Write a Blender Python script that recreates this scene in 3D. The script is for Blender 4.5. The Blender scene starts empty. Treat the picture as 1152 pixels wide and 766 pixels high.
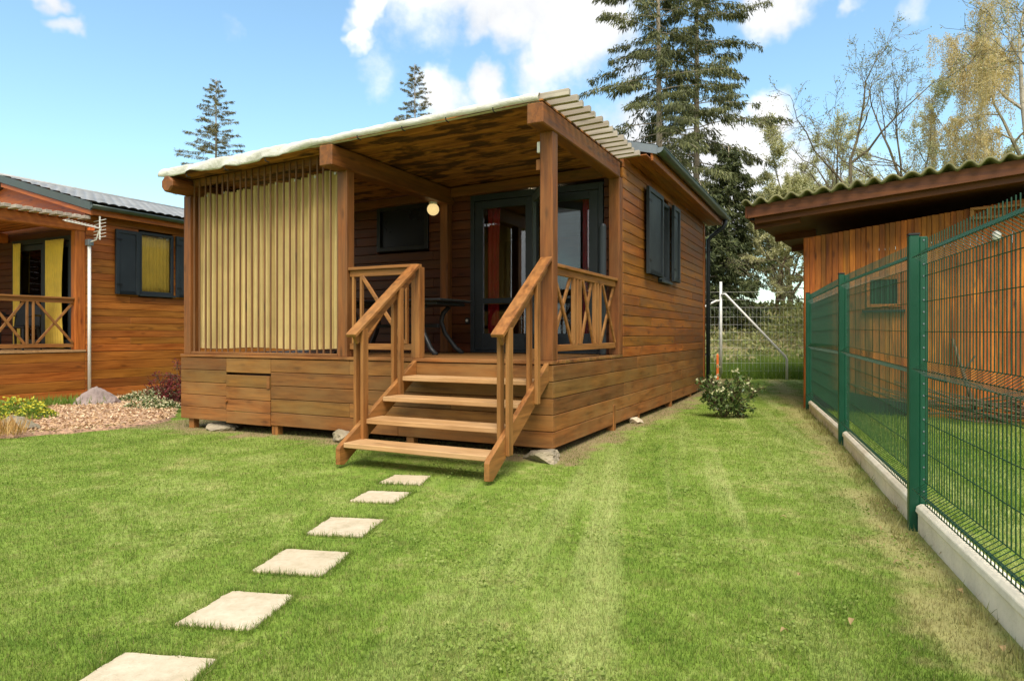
import bpy, math, random
import numpy as np
from mathutils import Vector, Matrix
random.seed(7); RNG = np.random.default_rng(7)
PI = math.pi
scene = bpy.context.scene
COL = scene.collection
CAMZ = 1.35

# ------------------------------------------------------------------ mesh builder
class MB:
    def __init__(s): s.v = []; s.f = []
    def add(s, vs, fs):
        o = len(s.v); s.v += [tuple(p) for p in vs]; s.f += [tuple(i + o for i in f) for f in fs]
    def box(s, x0, x1, y0, y1, z0, z1):
        if x0 > x1: x0, x1 = x1, x0
        if y0 > y1: y0, y1 = y1, y0
        if z0 > z1: z0, z1 = z1, z0
        s.add([(x0,y0,z0),(x1,y0,z0),(x1,y1,z0),(x0,y1,z0),(x0,y0,z1),(x1,y0,z1),(x1,y1,z1),(x0,y1,z1)],
              [(0,3,2,1),(4,5,6,7),(0,1,5,4),(1,2,6,5),(2,3,7,6),(3,0,4,7)]); return s
    def beam(s, p, q, w, h, up=(0,0,1)):
        """rectangular bar from p to q; w across, h along 'up'"""
        p = Vector(p); q = Vector(q); d = (q - p).normalized(); up = Vector(up)
        side = d.cross(up)
        if side.length < 1e-5: side = d.cross(Vector((0,1,0)))
        side.normalize(); n = side.cross(d).normalized()
        a = side * w / 2; b = n * h / 2
        vs = [p-a-b, p+a-b, p+a+b, p-a+b, q-a-b, q+a-b, q+a+b, q-a+b]
        s.add(vs, [(0,1,2,3),(7,6,5,4),(0,4,5,1),(1,5,6,2),(2,6,7,3),(3,7,4,0)]); return s
    def tube(s, pts, r, n=8, cap=True):
        pts = [Vector(p) for p in pts]
        rs = r if isinstance(r, (list, tuple)) else [r] * len(pts)
        o = len(s.v); prev = None
        for i, p in enumerate(pts):
            d = (pts[min(i+1, len(pts)-1)] - pts[max(i-1, 0)])
            if d.length < 1e-9: d = Vector((0,0,1))
            d.normalize()
            if prev is None:
                a = d.cross(Vector((0,0,1)) if abs(d.z) < .9 else Vector((1,0,0)))
            else:
                a = prev - d * prev.dot(d)
                if a.length < 1e-6: a = d.cross(Vector((1,.3,0)))
            a.normalize(); prev = a; b = d.cross(a)
            for k in range(n):
                t = 2*PI*(k+.5)/n
                s.v.append(tuple(p + (a*math.cos(t) + b*math.sin(t)) * rs[i]))
        for i in range(len(pts)-1):
            for k in range(n):
                k2 = (k+1) % n
                s.f.append((o+i*n+k, o+i*n+k2, o+(i+1)*n+k2, o+(i+1)*n+k))
        if cap:
            s.f.append(tuple(o+k for k in reversed(range(n))))
            s.f.append(tuple(o+(len(pts)-1)*n+k for k in range(n)))
        return s
    def lathe(s, prof, c=(0,0), n=20):
        o = len(s.v)
        for r, z in prof:
            for k in range(n):
                t = 2*PI*k/n; s.v.append((c[0]+r*math.cos(t), c[1]+r*math.sin(t), z))
        for i in range(len(prof)-1):
            for k in range(n):
                k2=(k+1)%n; s.f.append((o+i*n+k, o+i*n+k2, o+(i+1)*n+k2, o+(i+1)*n+k))
        s.f.append(tuple(o+k for k in reversed(range(n)))); s.f.append(tuple(o+(len(prof)-1)*n+k for k in range(n)))
        return s
    def grid(s, fn, nu, nv):
        o = len(s.v)
        for j in range(nv+1):
            for i in range(nu+1): s.v.append(tuple(fn(i/nu, j/nv)))
        for j in range(nv):
            for i in range(nu):
                a = o+j*(nu+1)+i; s.f.append((a, a+1, a+nu+2, a+nu+1))
        return s
    def prism(s, poly, axis, a0, a1):
        """extrude a polygon (2-D) along axis 0/1/2"""
        n = len(poly); o = len(s.v)
        for a in (a0, a1):
            for (p, q) in poly:
                c = [p, q]; c.insert(axis, a); s.v.append(tuple(c))
        s.f.append(tuple(o+i for i in reversed(range(n)))); s.f.append(tuple(o+n+i for i in range(n)))
        for i in range(n):
            j=(i+1)%n; s.f.append((o+i, o+j, o+n+j, o+n+i))
        return s
    def build(s, name, mat, parent=None, bevel=0, smooth=False, solid=0, fix=True):
        me = bpy.data.meshes.new(name); me.from_pydata(s.v, [], s.f); me.update()
        if fix:
            import bmesh
            bm = bmesh.new(); bm.from_mesh(me); bmesh.ops.recalc_face_normals(bm, faces=bm.faces); bm.to_mesh(me); bm.free()
        o = bpy.data.objects.new(name, me); COL.objects.link(o); o.parent = parent
        if mat: me.materials.append(mat)
        if smooth: me.polygons.foreach_set('use_smooth', [True]*len(me.polygons))
        if solid:
            m = o.modifiers.new('solid', 'SOLIDIFY'); m.thickness = solid
        if bevel:
            m = o.modifiers.new('bevel', 'BEVEL'); m.width = bevel; m.segments = 1; m.limit_method = 'ANGLE'
        return o

def npmesh(name, verts, k, mat, parent=None, tint=None):
    """mesh of many separate k-gons from a numpy array (n*k,3)"""
    nv = len(verts); nf = nv // k
    me = bpy.data.meshes.new(name)
    me.vertices.add(nv); me.vertices.foreach_set('co', verts.astype(np.float32).ravel())
    me.loops.add(nv); me.loops.foreach_set('vertex_index', np.arange(nv, dtype=np.int32))
    me.polygons.add(nf); me.polygons.foreach_set('loop_start', np.arange(0, nv, k, dtype=np.int32))
    if tint is not None:
        at = me.attributes.new('tint', 'FLOAT', 'POINT'); at.data.foreach_set('value', np.repeat(tint, k).astype(np.float32))
    me.update(calc_edges=True)
    o = bpy.data.objects.new(name, me); COL.objects.link(o); o.parent = parent
    me.materials.append(mat); return o

def tag(o, label=None, cat=None, group=None, kind=None):
    if label: o['label'] = label
    if cat: o['category'] = cat
    if group: o['group'] = group
    if kind: o['kind'] = kind
    return o
def thing(name, label, cat, loc=(0,0,0), rz=0, group=None):
    o = bpy.data.objects.new(name, None); COL.objects.link(o)
    o.location = loc; o.rotation_euler = (0,0,rz); o.empty_display_size = .3
    return tag(o, label, cat, group)
def copy_tree(o, parent=None):
    c = o.copy(); COL.objects.link(c)
    if parent is not None: c.parent = parent
    for ch in list(o.children): copy_tree(ch, c)
    return c

# ------------------------------------------------------------------ materials
class NT:
    def __init__(s, mat):
        mat.use_nodes = True; s.t = mat.node_tree; s.t.nodes.clear()
    def n(s, typ, ins=None, **kw):
        nd = s.t.nodes.new(typ)
        for k, v in kw.items(): setattr(nd, k, v)
        if ins:
            for k, v in ins.items():
                sock = nd.inputs[k]
                if isinstance(v, bpy.types.NodeSocket): s.t.links.new(v, sock)
                else: sock.default_value = v
        return nd
    def math(s, op, a, b=0.0, c=None, clamp=False):
        d = {0: a, 1: b}
        if c is not None: d[2] = c
        nd = s.n('ShaderNodeMath', d, operation=op); nd.use_clamp = clamp; return nd.outputs[0]
    def vmath(s, op, a, b=None, out=0):
        d = {0: a}
        if b is not None: d[1] = b
        return s.n('ShaderNodeVectorMath', d, operation=op).outputs[out]
    def noise(s, vec, scale, detail=4, rough=.55, dist=0):
        return s.n('ShaderNodeTexNoise', {'Vector': vec, 'Scale': scale, 'Detail': detail, 'Roughness': rough, 'Distortion': dist}).outputs['Fac']
    def ramp(s, fac, stops, interp='LINEAR'):
        nd = s.n('ShaderNodeValToRGB', {'Fac': fac}); cr = nd.color_ramp; cr.interpolation = interp
        while len(cr.elements) < len(stops): cr.elements.new(.5)
        for e, (p, c) in zip(cr.elements, stops):
            e.position = p; e.color = (*c, 1) if len(c) == 3 else c
        return nd.outputs[0]
    def mix(s, f, a, b, blend='MIX'):
        nd = s.n('ShaderNodeMix', data_type='RGBA', blend_type=blend)
        for i, v in ((0, f), (6, a), (7, b)):
            if isinstance(v, bpy.types.NodeSocket): s.t.links.new(v, nd.inputs[i])
            else: nd.inputs[i].default_value = v if i == 0 else ((*v, 1) if len(v) == 3 else v)
        return nd.outputs[2]
    def rng(s, v, a, b, c=0., d=1., smooth=False):
        return s.n('ShaderNodeMapRange', {0: v, 1: a, 2: b, 3: c, 4: d}, interpolation_type='SMOOTHSTEP' if smooth else 'LINEAR').outputs[0]
    def obj(s): return s.n('ShaderNodeTexCoord').outputs['Object']
    def pos(s): return s.n('ShaderNodeNewGeometry').outputs['Position']
    def island(s): return s.n('ShaderNodeNewGeometry').outputs['Random Per Island']
    def bump(s, h, st, dist=.01): return s.n('ShaderNodeBump', {'Height': h, 'Strength': st, 'Distance': dist}).outputs[0]
    def out(s, sh): s.n('ShaderNodeOutputMaterial', {'Surface': sh})
    def pbr(s, col, rough=.6, normal=None, spec=.4, metal=0., **kw):
        d = {'Base Color': col if isinstance(col, bpy.types.NodeSocket) else (*col, 1), 'Roughness': rough, 'Specular IOR Level': spec, 'Metallic': metal}
        if normal is not None: d['Normal'] = normal
        d.update(kw)
        return s.n('ShaderNodeBsdfPrincipled', d).outputs[0]

def wood(name, c1, c2, axis='x', weather=None, wamt=.5, rough=.55, var=.25, knots=.7, grain=1., wsc=1.6):
    m = bpy.data.materials.new(name); t = NT(m)
    isl = t.island()
    off = t.vmath('SCALE', t.n('ShaderNodeCombineXYZ', {0: isl, 1: isl, 2: isl}).outputs[0]); off.node.inputs['Scale'].default_value = 37.
    p = t.vmath('ADD', t.obj(), off)
    sc = {'x': (1.3, 17, 17), 'y': (17, 1.3, 17), 'z': (17, 17, 1.3)}[axis]
    ps = t.vmath('MULTIPLY', p, tuple(q*grain for q in sc))
    g = t.noise(ps, 1.0, 7, .62, .5)
    fine = t.noise(t.vmath('MULTIPLY', p, tuple(q*grain*4 for q in sc)), 1.0, 4, .6)
    col = t.ramp(g, [(.32, c1), (.5, tuple((a+b)/2 for a, b in zip(c1, c2))), (.68, c2)])
    col = t.mix(t.math('MULTIPLY', t.rng(fine, .52, .72), .32), col, tuple(c*.6 for c in c1))
    # knots
    ksc = {'x': (2.2, 7, 7), 'y': (7, 2.2, 7), 'z': (7, 7, 2.2)}[axis]
    vor = t.n('ShaderNodeTexVoronoi', {'Vector': t.vmath('MULTIPLY', p, ksc), 'Scale': 1.0}).outputs['Distance']
    col = t.mix(t.rng(vor, .20, .07, 0, knots), col, tuple(c*.4 for c in c1))
    if weather:
        w = t.noise(t.vmath('MULTIPLY', t.obj(), tuple(.5+.05*q for q in sc)), wsc, 5, .6)
        col = t.mix(t.rng(w, .38 if wamt < .9 else .48, .68 if wamt < .9 else .58, 0, wamt), col, weather)
    hs = t.n('ShaderNodeHueSaturation', {'Color': col, 'Value': t.rng(isl, 0, 1, 1-var, 1+var*.8), 'Hue': t.rng(t.math('FRACT', t.math('MULTIPLY', isl, 17.3)), 0, 1, .492, .508)}).outputs[0]
    b = t.bump(t.math('ADD', g, t.math('MULTIPLY', fine, .5)), .25, .006)
    t.out(t.pbr(hs, t.rng(g, .3, .7, rough-.08, rough+.12), b, .35)); return m

def plain(name, c, rough=.5, metal=0., var=.12, nscale=6., bump=.0, spec=.4, dirt=None, damt=.4):
    m = bpy.data.materials.new(name); t = NT(m); p = t.obj()
    nz = t.noise(p, nscale, 6, .6)
    col = t.ramp(nz, [(.3, tuple(q*(1-var) for q in c)), (.7, tuple(min(1, q*(1+var)) for q in c))])
    if dirt: col = t.mix(t.rng(t.noise(p, nscale*.35, 6, .65), .45, .7, 0, damt), col, dirt)
    nb = t.bump(t.noise(p, nscale*8, 4), bump, .01) if bump else None
    t.out(t.pbr(col, t.rng(nz, .3, .7, rough*.85, min(1, rough*1.15)), nb, spec, metal)); return m

def leafmat(name, stops, trans=.35, rough=.6, patch=.5):
    m = bpy.data.materials.new(name); t = NT(m)
    a = t.n('ShaderNodeAttribute', attribute_name='tint').outputs['Fac']
    nz = t.noise(t.pos(), patch, 3)
    f = t.math('ADD', t.math('MULTIPLY', a, .65), t.math('MULTIPLY', t.rng(nz, .3, .7), .35))
    col = t.ramp(f, stops)
    sh = t.pbr(col, rough, spec=.3)
    tr = t.n('ShaderNodeBsdfTranslucent', {'Color': col}).outputs[0]
    t.out(t.n('ShaderNodeMixShader', {0: trans, 1: sh, 2: tr}).outputs[0]); return m

def glassmat(name, tintc=(.8,.85,.85), ior=1.5):
    m = bpy.data.materials.new(name); t = NT(m)
    fr = t.n('ShaderNodeFresnel', {'IOR': ior}).outputs[0]
    tr = t.n('ShaderNodeBsdfTransparent', {'Color': (*tintc, 1)}).outputs[0]
    gl = t.n('ShaderNodeBsdfGlossy', {'Color': (1,1,1,1), 'Roughness': .003}).outputs[0]
    t.out(t.n('ShaderNodeMixShader', {0: t.math('MULTIPLY', fr, 2.0 if ior > 1.4 else 1.0, clamp=True), 1: tr, 2: gl}).outputs[0]); return m

def emit(name, c, s):
    m = bpy.data.materials.new(name); t = NT(m)
    t.out(t.n('ShaderNodeEmission', {'Color': (*c, 1), 'Strength': s}).outputs[0]); return m

OR1, OR2 = (.125,.033,.004), (.375,.128,.016)           # stained wall wood
M = {}
for ax in 'xyz':
    M['w'+ax] = wood('wall_wood_'+ax, OR1, OR2, ax, (.22,.105,.026), .5, .5, .28, .7, 1., 2.5)
    M['sk'+ax] = wood('skirt_wood_'+ax, (.100,.035,.0065), (.280,.112,.022), ax, (.22,.118,.036), .75, .6, .27, .6, 1., 3.)
    M['rl'+ax] = wood('rail_wood_'+ax, (.105,.038,.007), (.325,.138,.029), ax, (.31,.175,.052), .5, .55, .2)
    M['ps'+ax] = wood('post_wood_'+ax, (.080,.026,.005), (.235,.086,.017), ax, (.19,.10,.031), .5, .55, .2)
    M['sl'+ax] = wood('slat_wood_'+ax, (.15,.055,.012), (.52,.235,.055), ax, (.045,.019,.007), .9, .7, .45, .6, 1., 4.)
    M['sh'+ax] = wood('shed_wood_'+ax, (.20,.054,.007), (.60,.205,.027), ax, (.12,.040,.011), .7, .7, .28, .9)
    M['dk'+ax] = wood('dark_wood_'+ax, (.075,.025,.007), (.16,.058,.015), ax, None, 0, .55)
    M['nb'+ax] = wood('neighbour_wood_'+ax, (.20,.052,.006), (.45,.148,.019), ax, (.34,.14,.035), .35, .5, .32)
M['px'] = wood('porch_wall_wood_shaded', (.055,.013,.003), (.125,.034,.007), 'x', None, 0, .55)  # darker than the wall wood; the porch's shade is put into the colour
M['screen_slat'] = wood('screen_slat_wood', (.075,.032,.011), (.17,.078,.027), 'z', (.22,.12,.05), .4)
M['grey_end'] = wood('weathered_slat_ends', (.26,.225,.18), (.45,.405,.335), 'x', (.20,.15,.10), .6, .75)
M['tread'] = wood('tread_wood', (.27,.145,.05), (.50,.30,.12), 'x', (.47,.32,.16), .7, .6, .12)
M['grey'] = plain('grey_paint', (.020,.027,.033), .42, 0, .12, 3)
M['greyl'] = plain('light_grey_metal', (.16,.19,.21), .38, .2, .1, 4)
M['door_panel'] = plain('door_panel_paint', (.085,.105,.12), .4, 0, .1, 3)
M['dark'] = plain('dark_plastic', (.018,.02,.022), .45)
M['black'] = plain('black_plastic', (.008,.008,.009), .5)
M['panel'] = plain('dark_panel', (.012,.013,.015), .3, 0, .1, 3, spec=.25)
M['steel'] = plain('galvanised_steel', (.62,.61,.57), .5, .15, .15, 10)
M['white'] = plain('white_plastic', (.75,.74,.70), .4, 0, .05)
M['green'] = plain('green_powder_coat', (.002,.062,.030), .38, 0, .08, 5, spec=.5)
M['wire'] = plain('green_wire_coat', (.003,.046,.020), .35, 0, .1, 5, spec=.6)
M['concrete'] = plain('kerb_concrete', (.84,.75,.57), .85, 0, .12, 5, .5, dirt=(.44,.33,.19), damt=.5)
M['rock'] = plain('grey_stone', (.27,.225,.155), .95, 0, .4, 7, 1., dirt=(.14,.13,.06), damt=.7)
M['rockp'] = plain('purple_stone', (.27,.21,.19), .9, 0, .25, 6, .6)
M['glass'] = glassmat('window_glass')
M['glassd'] = glassmat('dark_window_glass', (.35,.37,.37)); M['glassn'] = glassmat('clear_window_glass', (.93,.93,.93), 1.28)
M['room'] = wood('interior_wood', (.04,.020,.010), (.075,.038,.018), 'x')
M['red'] = plain('red_cloth', (.55,.012,.018), .8)
M['yellow'] = plain('yellow_cloth', (.86,.60,.10), .85, 0, .1, 4)
M['oven'] = plain('oven_enamel', (.62,.60,.54), .3)
M['rust'] = plain('orange_marker_paint', (.75,.16,.03), .6)
M['roofmetal'] = plain('roof_sheet', (.11,.12,.12), .42, .3, .12, 4)
M['tile'] = plain('roof_tiles', (.27,.275,.27), .5, .15, .18, 3, .1)
M['gutter'] = plain('gutter_metal', (.055,.075,.068), .33, .3, .18, 4, dirt=(.05,.07,.03), damt=.5)
M['moss'] = plain('mossy_corrugated_sheet', (.17,.16,.075), .9, 0, .35, 3, .5, dirt=(.10,.11,.035), damt=.6)
M['trunk'] = plain('spruce_bark', (.30,.25,.19), .9, 0, .35, 4, .6)
M['bark'] = plain('fruit_bark', (.13,.105,.065), .9, 0, .3, 5, .5)
M['birch'] = plain('birch_bark', (.38,.34,.27), .8, 0, .4, 3, .3)
M['stem'] = plain('shrub_stem', (.10,.065,.035), .9)
M['lampshade'] = None

def fabric(name, c, trans=.3, bump=.15):
    m = bpy.data.materials.new(name); t = NT(m); p = t.obj()
    nz = t.noise(p, 2.2, 6, .6)
    col = t.ramp(nz, [(.3, tuple(q*.82 for q in c)), (.7, tuple(min(1,q*1.1) for q in c))])
    sh = t.pbr(col, .85, t.bump(t.noise(p, 60, 3), bump, .004), .2)
    tr = t.n('ShaderNodeBsdfTranslucent', {'Color': col}).outputs[0]
    t.out(t.n('ShaderNodeMixShader', {0: trans, 1: sh, 2: tr}).outputs[0]); return m
M['screen'] = fabric('beige_screen_cloth', (.72,.56,.25), .15)
M['tarp'] = fabric('cream_tarpaulin', (.74,.72,.65), .25, .05)
_m = bpy.data.materials.new('lamp_globe'); _t = NT(_m)
_t.out(_t.pbr((.8,.62,.28), .3, **{'Emission Color': (1,.72,.32,1), 'Emission Strength': .35})); M['lampshade'] = _m

m = bpy.data.materials.new('creased_tarpaulin'); t = NT(m); p = t.obj()
n1 = t.noise(t.vmath('MULTIPLY', p, (2.,4.,3.)), 1., 6, .7, .8); rid = t.math('ABSOLUTE', t.math('SUBTRACT', n1, .5))
n2 = t.noise(t.vmath('MULTIPLY', p, (14.,3.,14.)), 1., 4, .6, .5); rid2 = t.math('ABSOLUTE', t.math('SUBTRACT', n2, .5))
c = t.mix(t.rng(t.noise(p, 2.3, 6, .7), .46, .72, 0, .6), (.76,.75,.70), (.60,.57,.48))
c = t.mix(t.rng(rid, .03, .0, 0, .35), c, (.45,.42,.32))
bp = t.bump(t.math('ADD', t.rng(rid, 0, .14), t.math('MULTIPLY', t.rng(rid2, 0, .2), .5)), .3, .02)
sh = t.pbr(c, .55, bp, .3); tr = t.n('ShaderNodeBsdfTranslucent', {'Color': c, 'Normal': bp}).outputs[0]
t.out(t.n('ShaderNodeMixShader', {0: .25, 1: sh, 2: tr}).outputs[0]); M['tarp'] = m
# slab: cast stone
m = bpy.data.materials.new('cast_stone'); t = NT(m); p = t.pos()
n1 = t.noise(p, 14, 6, .65); n2 = t.noise(p, 1.7, 4); n3 = t.noise(p, 90, 3)
c = t.ramp(n1, [(.3, (.44,.365,.25)), (.7, (.58,.50,.365))])
c = t.mix(t.rng(n2, .45, .70, 0, .6), c, (.42,.33,.20))
c = t.mix(t.rng(t.noise(p, 5, 7, .75), .52, .66, 0, .6), c, (.30,.25,.155))
c = t.mix(t.rng(n3, .62, .72, 0, .4), c, (.30,.24,.15))
t.out(t.pbr(c, .9, t.bump(t.math('ADD', n3, n1), .4, .004), .2)); M['slab'] = m

# lawn colours depend on where the turf is worn, dry or lush
def turf(name, blades):
    m = bpy.data.materials.new(name); t = NT(m); p = t.pos()
    big = t.noise(p, .55, 4, .6); mid = t.noise(p, 2.6, 4, .6); fine = t.noise(p, 14., 3, .6)
    f = t.math('ADD', t.math('MULTIPLY', big, .34), t.math('ADD', t.math('MULTIPLY', mid, .36), t.math('MULTIPLY', fine, .30)))
    lush = t.ramp(f, [(.34, (.086,.155,.018)), (.50, (.172,.250,.038)), (.66, (.325,.360,.115))])
    dry = t.rng(t.math('ADD', t.math('MULTIPLY', t.noise(p, 1.3, 5, .7), .7), t.math('MULTIPLY', fine, .3)), .57, .70, 0, .5)
    sp = t.n('ShaderNodeCombineXYZ', {0: t.vmath('DOT_PRODUCT', p, (.974*2.2, -.225*2.2, 0), out='Value'), 1: t.vmath('DOT_PRODUCT', p, (.225*.13, .974*.13, 0), out='Value')}).outputs[0]
    lush = t.mix(t.math('MULTIPLY', t.rng(t.noise(sp, 1., 4, .6), .50, .66, 0, .5), t.rng(t.n('ShaderNodeSeparateXYZ', {0: p}).outputs[0], -1.2, .4, .1, 1)), lush, (.44,.45,.18))
    col = t.mix(dry, lush, (.42,.36,.14))
    ca = t.vmath('DOT_PRODUCT', t.vmath('SUBTRACT', p, (.41,6.6,0)), (.8958,-.4445,0), out='Value')
    cb = t.vmath('DOT_PRODUCT', t.vmath('SUBTRACT', p, (.41,6.6,0)), (.4445,.8958,0), out='Value')
    wob = t.math('MULTIPLY', t.math('SUBTRACT', t.noise(p, 2.2, 5, .65), .5), 1.5)
    out_d = t.math('MAXIMUM', t.math('MAXIMUM', ca, t.math('MULTIPLY', cb, -1.)), t.math('SUBTRACT', -6.0, ca))
    bare = t.rng(t.math('ADD', out_d, wob), .38, .10)
    kd = t.vmath('DOT_PRODUCT', t.vmath('SUBTRACT', p, (2.715,4.45,0)), (.947,-.32,0), out='Value')
    kd = t.math('ADD', t.math('ABSOLUTE', t.math('ADD', kd, .12)), t.math('MULTIPLY', wob, .9))
    col = t.mix(t.rng(kd, .30, .05, 0, .62), col, (.44,.36,.165))
    col = t.mix(t.math('MULTIPLY', bare, .35 if blades else .95), col, (.25,.185,.10))
    if blades:
        a = t.n('ShaderNodeAttribute', attribute_name='tint').outputs['Fac']
        col = t.n('ShaderNodeHueSaturation', {'Color': col, 'Value': t.rng(a, 0, 1, .70, 1.35), 'Hue': t.rng(t.math('FRACT', t.math('MULTIPLY', a, 13.7)), 0, 1, .485, .512)}).outputs[0]
        col = t.mix(t.rng(t.math('FRACT', t.math('MULTIPLY', a, 7.31)), .90, .93, 0, .75), col, (.40,.34,.15))
        sh = t.pbr(col, .6, spec=.25)
        tr = t.n('ShaderNodeBsdfTranslucent', {'Color': col}).outputs[0]
        t.out(t.n('ShaderNodeMixShader', {0: .4, 1: sh, 2: tr}).outputs[0])
    else:
        y = t.n('ShaderNodeSeparateXYZ', {0: p}).outputs[1]
        col = t.mix(t.rng(y, 17.8, 19.0), col, t.ramp(t.noise(p, 1.1, 6, .7), [(.35, (.075,.085,.03)), (.5, (.15,.15,.06)), (.68, (.25,.20,.11))]))
        col = t.mix(t.rng(t.noise(p, 9, 5, .7), .5, .75, 0, .6), col, (.16,.12,.05))
        t.out(t.pbr(col, .95, t.bump(fine, .5, .02), .1))
    return m
M['turf'] = turf('turf_soil', False); M['blade'] = turf('turf_blades', True)

# ------------------------------------------------------------------ terrain
CP = np.array([(.4,6.6,.13),(-.2,5.4,.11),(2.7,4.45,.0),(4.87,10.86,.06),(-4.6,9.1,.06),(0,2.5,0),(-1.4,3,0),(4.2,14,.19),(3.2,10,.11),(6,17,.19),
  (-8,13,.05),(-6,10,.05),(7,9,.05),(2.0,1.5,0),(-3,4,.02),(9,13,.06),(-10,8,.05),(2,9,.14),(-3,7.5,.09),(0,-6,0),(12,17,.18)])
def gz(x, y):
    x = np.asarray(x, float); y = np.asarray(y, float)
    w = np.zeros(x.shape); s = np.zeros(x.shape)
    for (a, b, c) in CP:
        k = np.exp(-((x-a)**2 + (y-b)**2) / (2*1.7**2)) + 1e-4; w += k; s += k*c
    z = s / w
    u = np.clip((y - 18.2 + .35*np.sin(x*.7)) / 7.5, 0, 1)
    z = z + (u*u*(3-2*u)) * 2.1 + .05*np.sin(x*1.3+1)*np.sin(y*.9)*np.clip((y-17.5)/2, 0, 1)
    return z
def g(x, y): return float(gz(np.array([x]), np.array([y]))[0])
fx = np.arange(-14, 18.01, .16); fy = np.arange(.5, 28.01, .16)
xs = np.concatenate([[-400,-200,-90,-50,-30,-20,-16], fx, [20,25,35,60,120,250,400]])
ys = np.concatenate([[-300,-120,-50,-20,-10,-5,-2,-.5], fy, [29,31,34,40,60,100,200,400]])
XX, YY = np.meshgrid(xs, ys); ZZ = gz(XX, YY)
mb = MB(); nx = len(xs)
mb.v = list(zip(XX.ravel(), YY.ravel(), ZZ.ravel()))
mb.f = [(j*nx+i, j*nx+i+1, (j+1)*nx+i+1, (j+1)*nx+i) for j in range(len(ys)-1) for i in range(nx-1)]
tag(mb.build('lawn', M['turf'], smooth=True, fix=False), kind='structure')

# ------------------------------------------------------------------ frames
TH = math.atan(368/740)
def frame(O, th): return (O, (math.cos(th), -math.sin(th)), (math.sin(th), math.cos(th)))
CABF = frame((.41, 6.6), TH); NBF = frame((-8.35, 12.9), TH); SHF = frame((4.96, 11.15), math.atan(470/740))
def W(fr, a, b, z=0): O, u, v = fr; return Vector((O[0]+a*u[0]+b*v[0], O[1]+a*u[1]+b*v[1], z))
def loc(fr, x, y):
    O, u, v = fr; return ((x-O[0])*u[0]+(y-O[1])*u[1], (x-O[0])*v[0]+(y-O[1])*v[1])

def boards(mb, plane, c0, c1, s0, s1, z0, z1, h, openings=(), seams=(), gap=.006, vert=False):
    """planks as separate pieces on a wall; plane 'a' = wall along b at x in [c0,c1], plane 'b' = wall along a at y in [c0,c1]"""
    n = max(1, round((z1-z0)/h)); h = (z1-z0)/n
    for i in range(n):
        za, zb = z0+i*h, z0+(i+1)*h-gap
        segs = [(s0, s1)]
        for (o0, o1, oz0, oz1) in openings:
            if zb > oz0+.01 and za < oz1-.01:
                ns = []
                for (p, q) in segs:
                    if o1 <= p or o0 >= q: ns.append((p, q)); continue
                    if o0 > p: ns.append((p, o0))
                    if o1 < q: ns.append((o1, q))
                segs = ns
        cuts = [c for c in seams[i % len(seams)]] if seams else []
        out = []
        for (p, q) in segs:
            for c in cuts:
                if p+.2 < c < q-.2: out.append((p, c-.0015)); p = c+.0015
            out.append((p, q))
        for (p, q) in out:
            if q-p < .01: continue
            j = random.uniform(-.0015, .0015)
            if plane == 'a': mb.box(c0, c1+j, p, q, za, zb)
            else: mb.box(p, q, c0+j, c1, za, zb)

def tile_roof(name, mat, parent, x_e, z_e, x_r, z_r, y0, y1, tiles=True):
    """one pitch of a pressed-tile roof from eave to ridge"""
    L = math.hypot(x_r-x_e, z_r-z_e); sx = -(z_r-z_e)/L; cz = abs(x_r-x_e)/L
    sgn = 1 if x_r < x_e else -1
    nv = int(L/.05); nu = int((y1-y0)/.04)
    def fn(u, v):
        d = v*L; y = y0+(y1-y0)*u
        hh = (.022*abs(math.sin(PI*y/.20))**.7 + .028*(1-((d/.36) % 1))) if tiles else .012*(abs(math.sin(PI*y/.25))**6)
        return (x_e+(x_r-x_e)*v + sgn*hh*(z_r-z_e)/L, y, z_e+(z_r-z_e)*v + hh*cz + .02)
    mb = MB().grid(fn, nu, nv)
    r = mb.build(name, mat, parent, fix=False)
    return r

def shutter(parent, fr_plane, s0, s1, z0, z1, off):
    """louvre-less panel shutter lying along b on the right wall"""
    mb = MB(); w = .07; x0, x1 = off, off+.05
    mb.box(x0, x1, s0, s0+w, z0, z1); mb.box(x0, x1, s1-w, s1, z0, z1)
    for z in (z0, (z0+z1)/2-w/2 if False else z0, z1-w): mb.box(x0, x1, s0+w, s1-w, z, z+w)
    sh = mb.build('shutter', M['grey'], parent, .003)
    MB().box(x0+.006, x1-.022, s0+w, s1-w, z0+w, z1-w).build('shutter_panel', M['grey'], sh)
    hb = MB()
    for z in (z0+.18, z1-.22): hb.box(x1, x1+.006, s0+.005, s0+w*1.8, z, z+.035)
    hb.build('hinge', M['black'], sh)
    return sh

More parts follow.
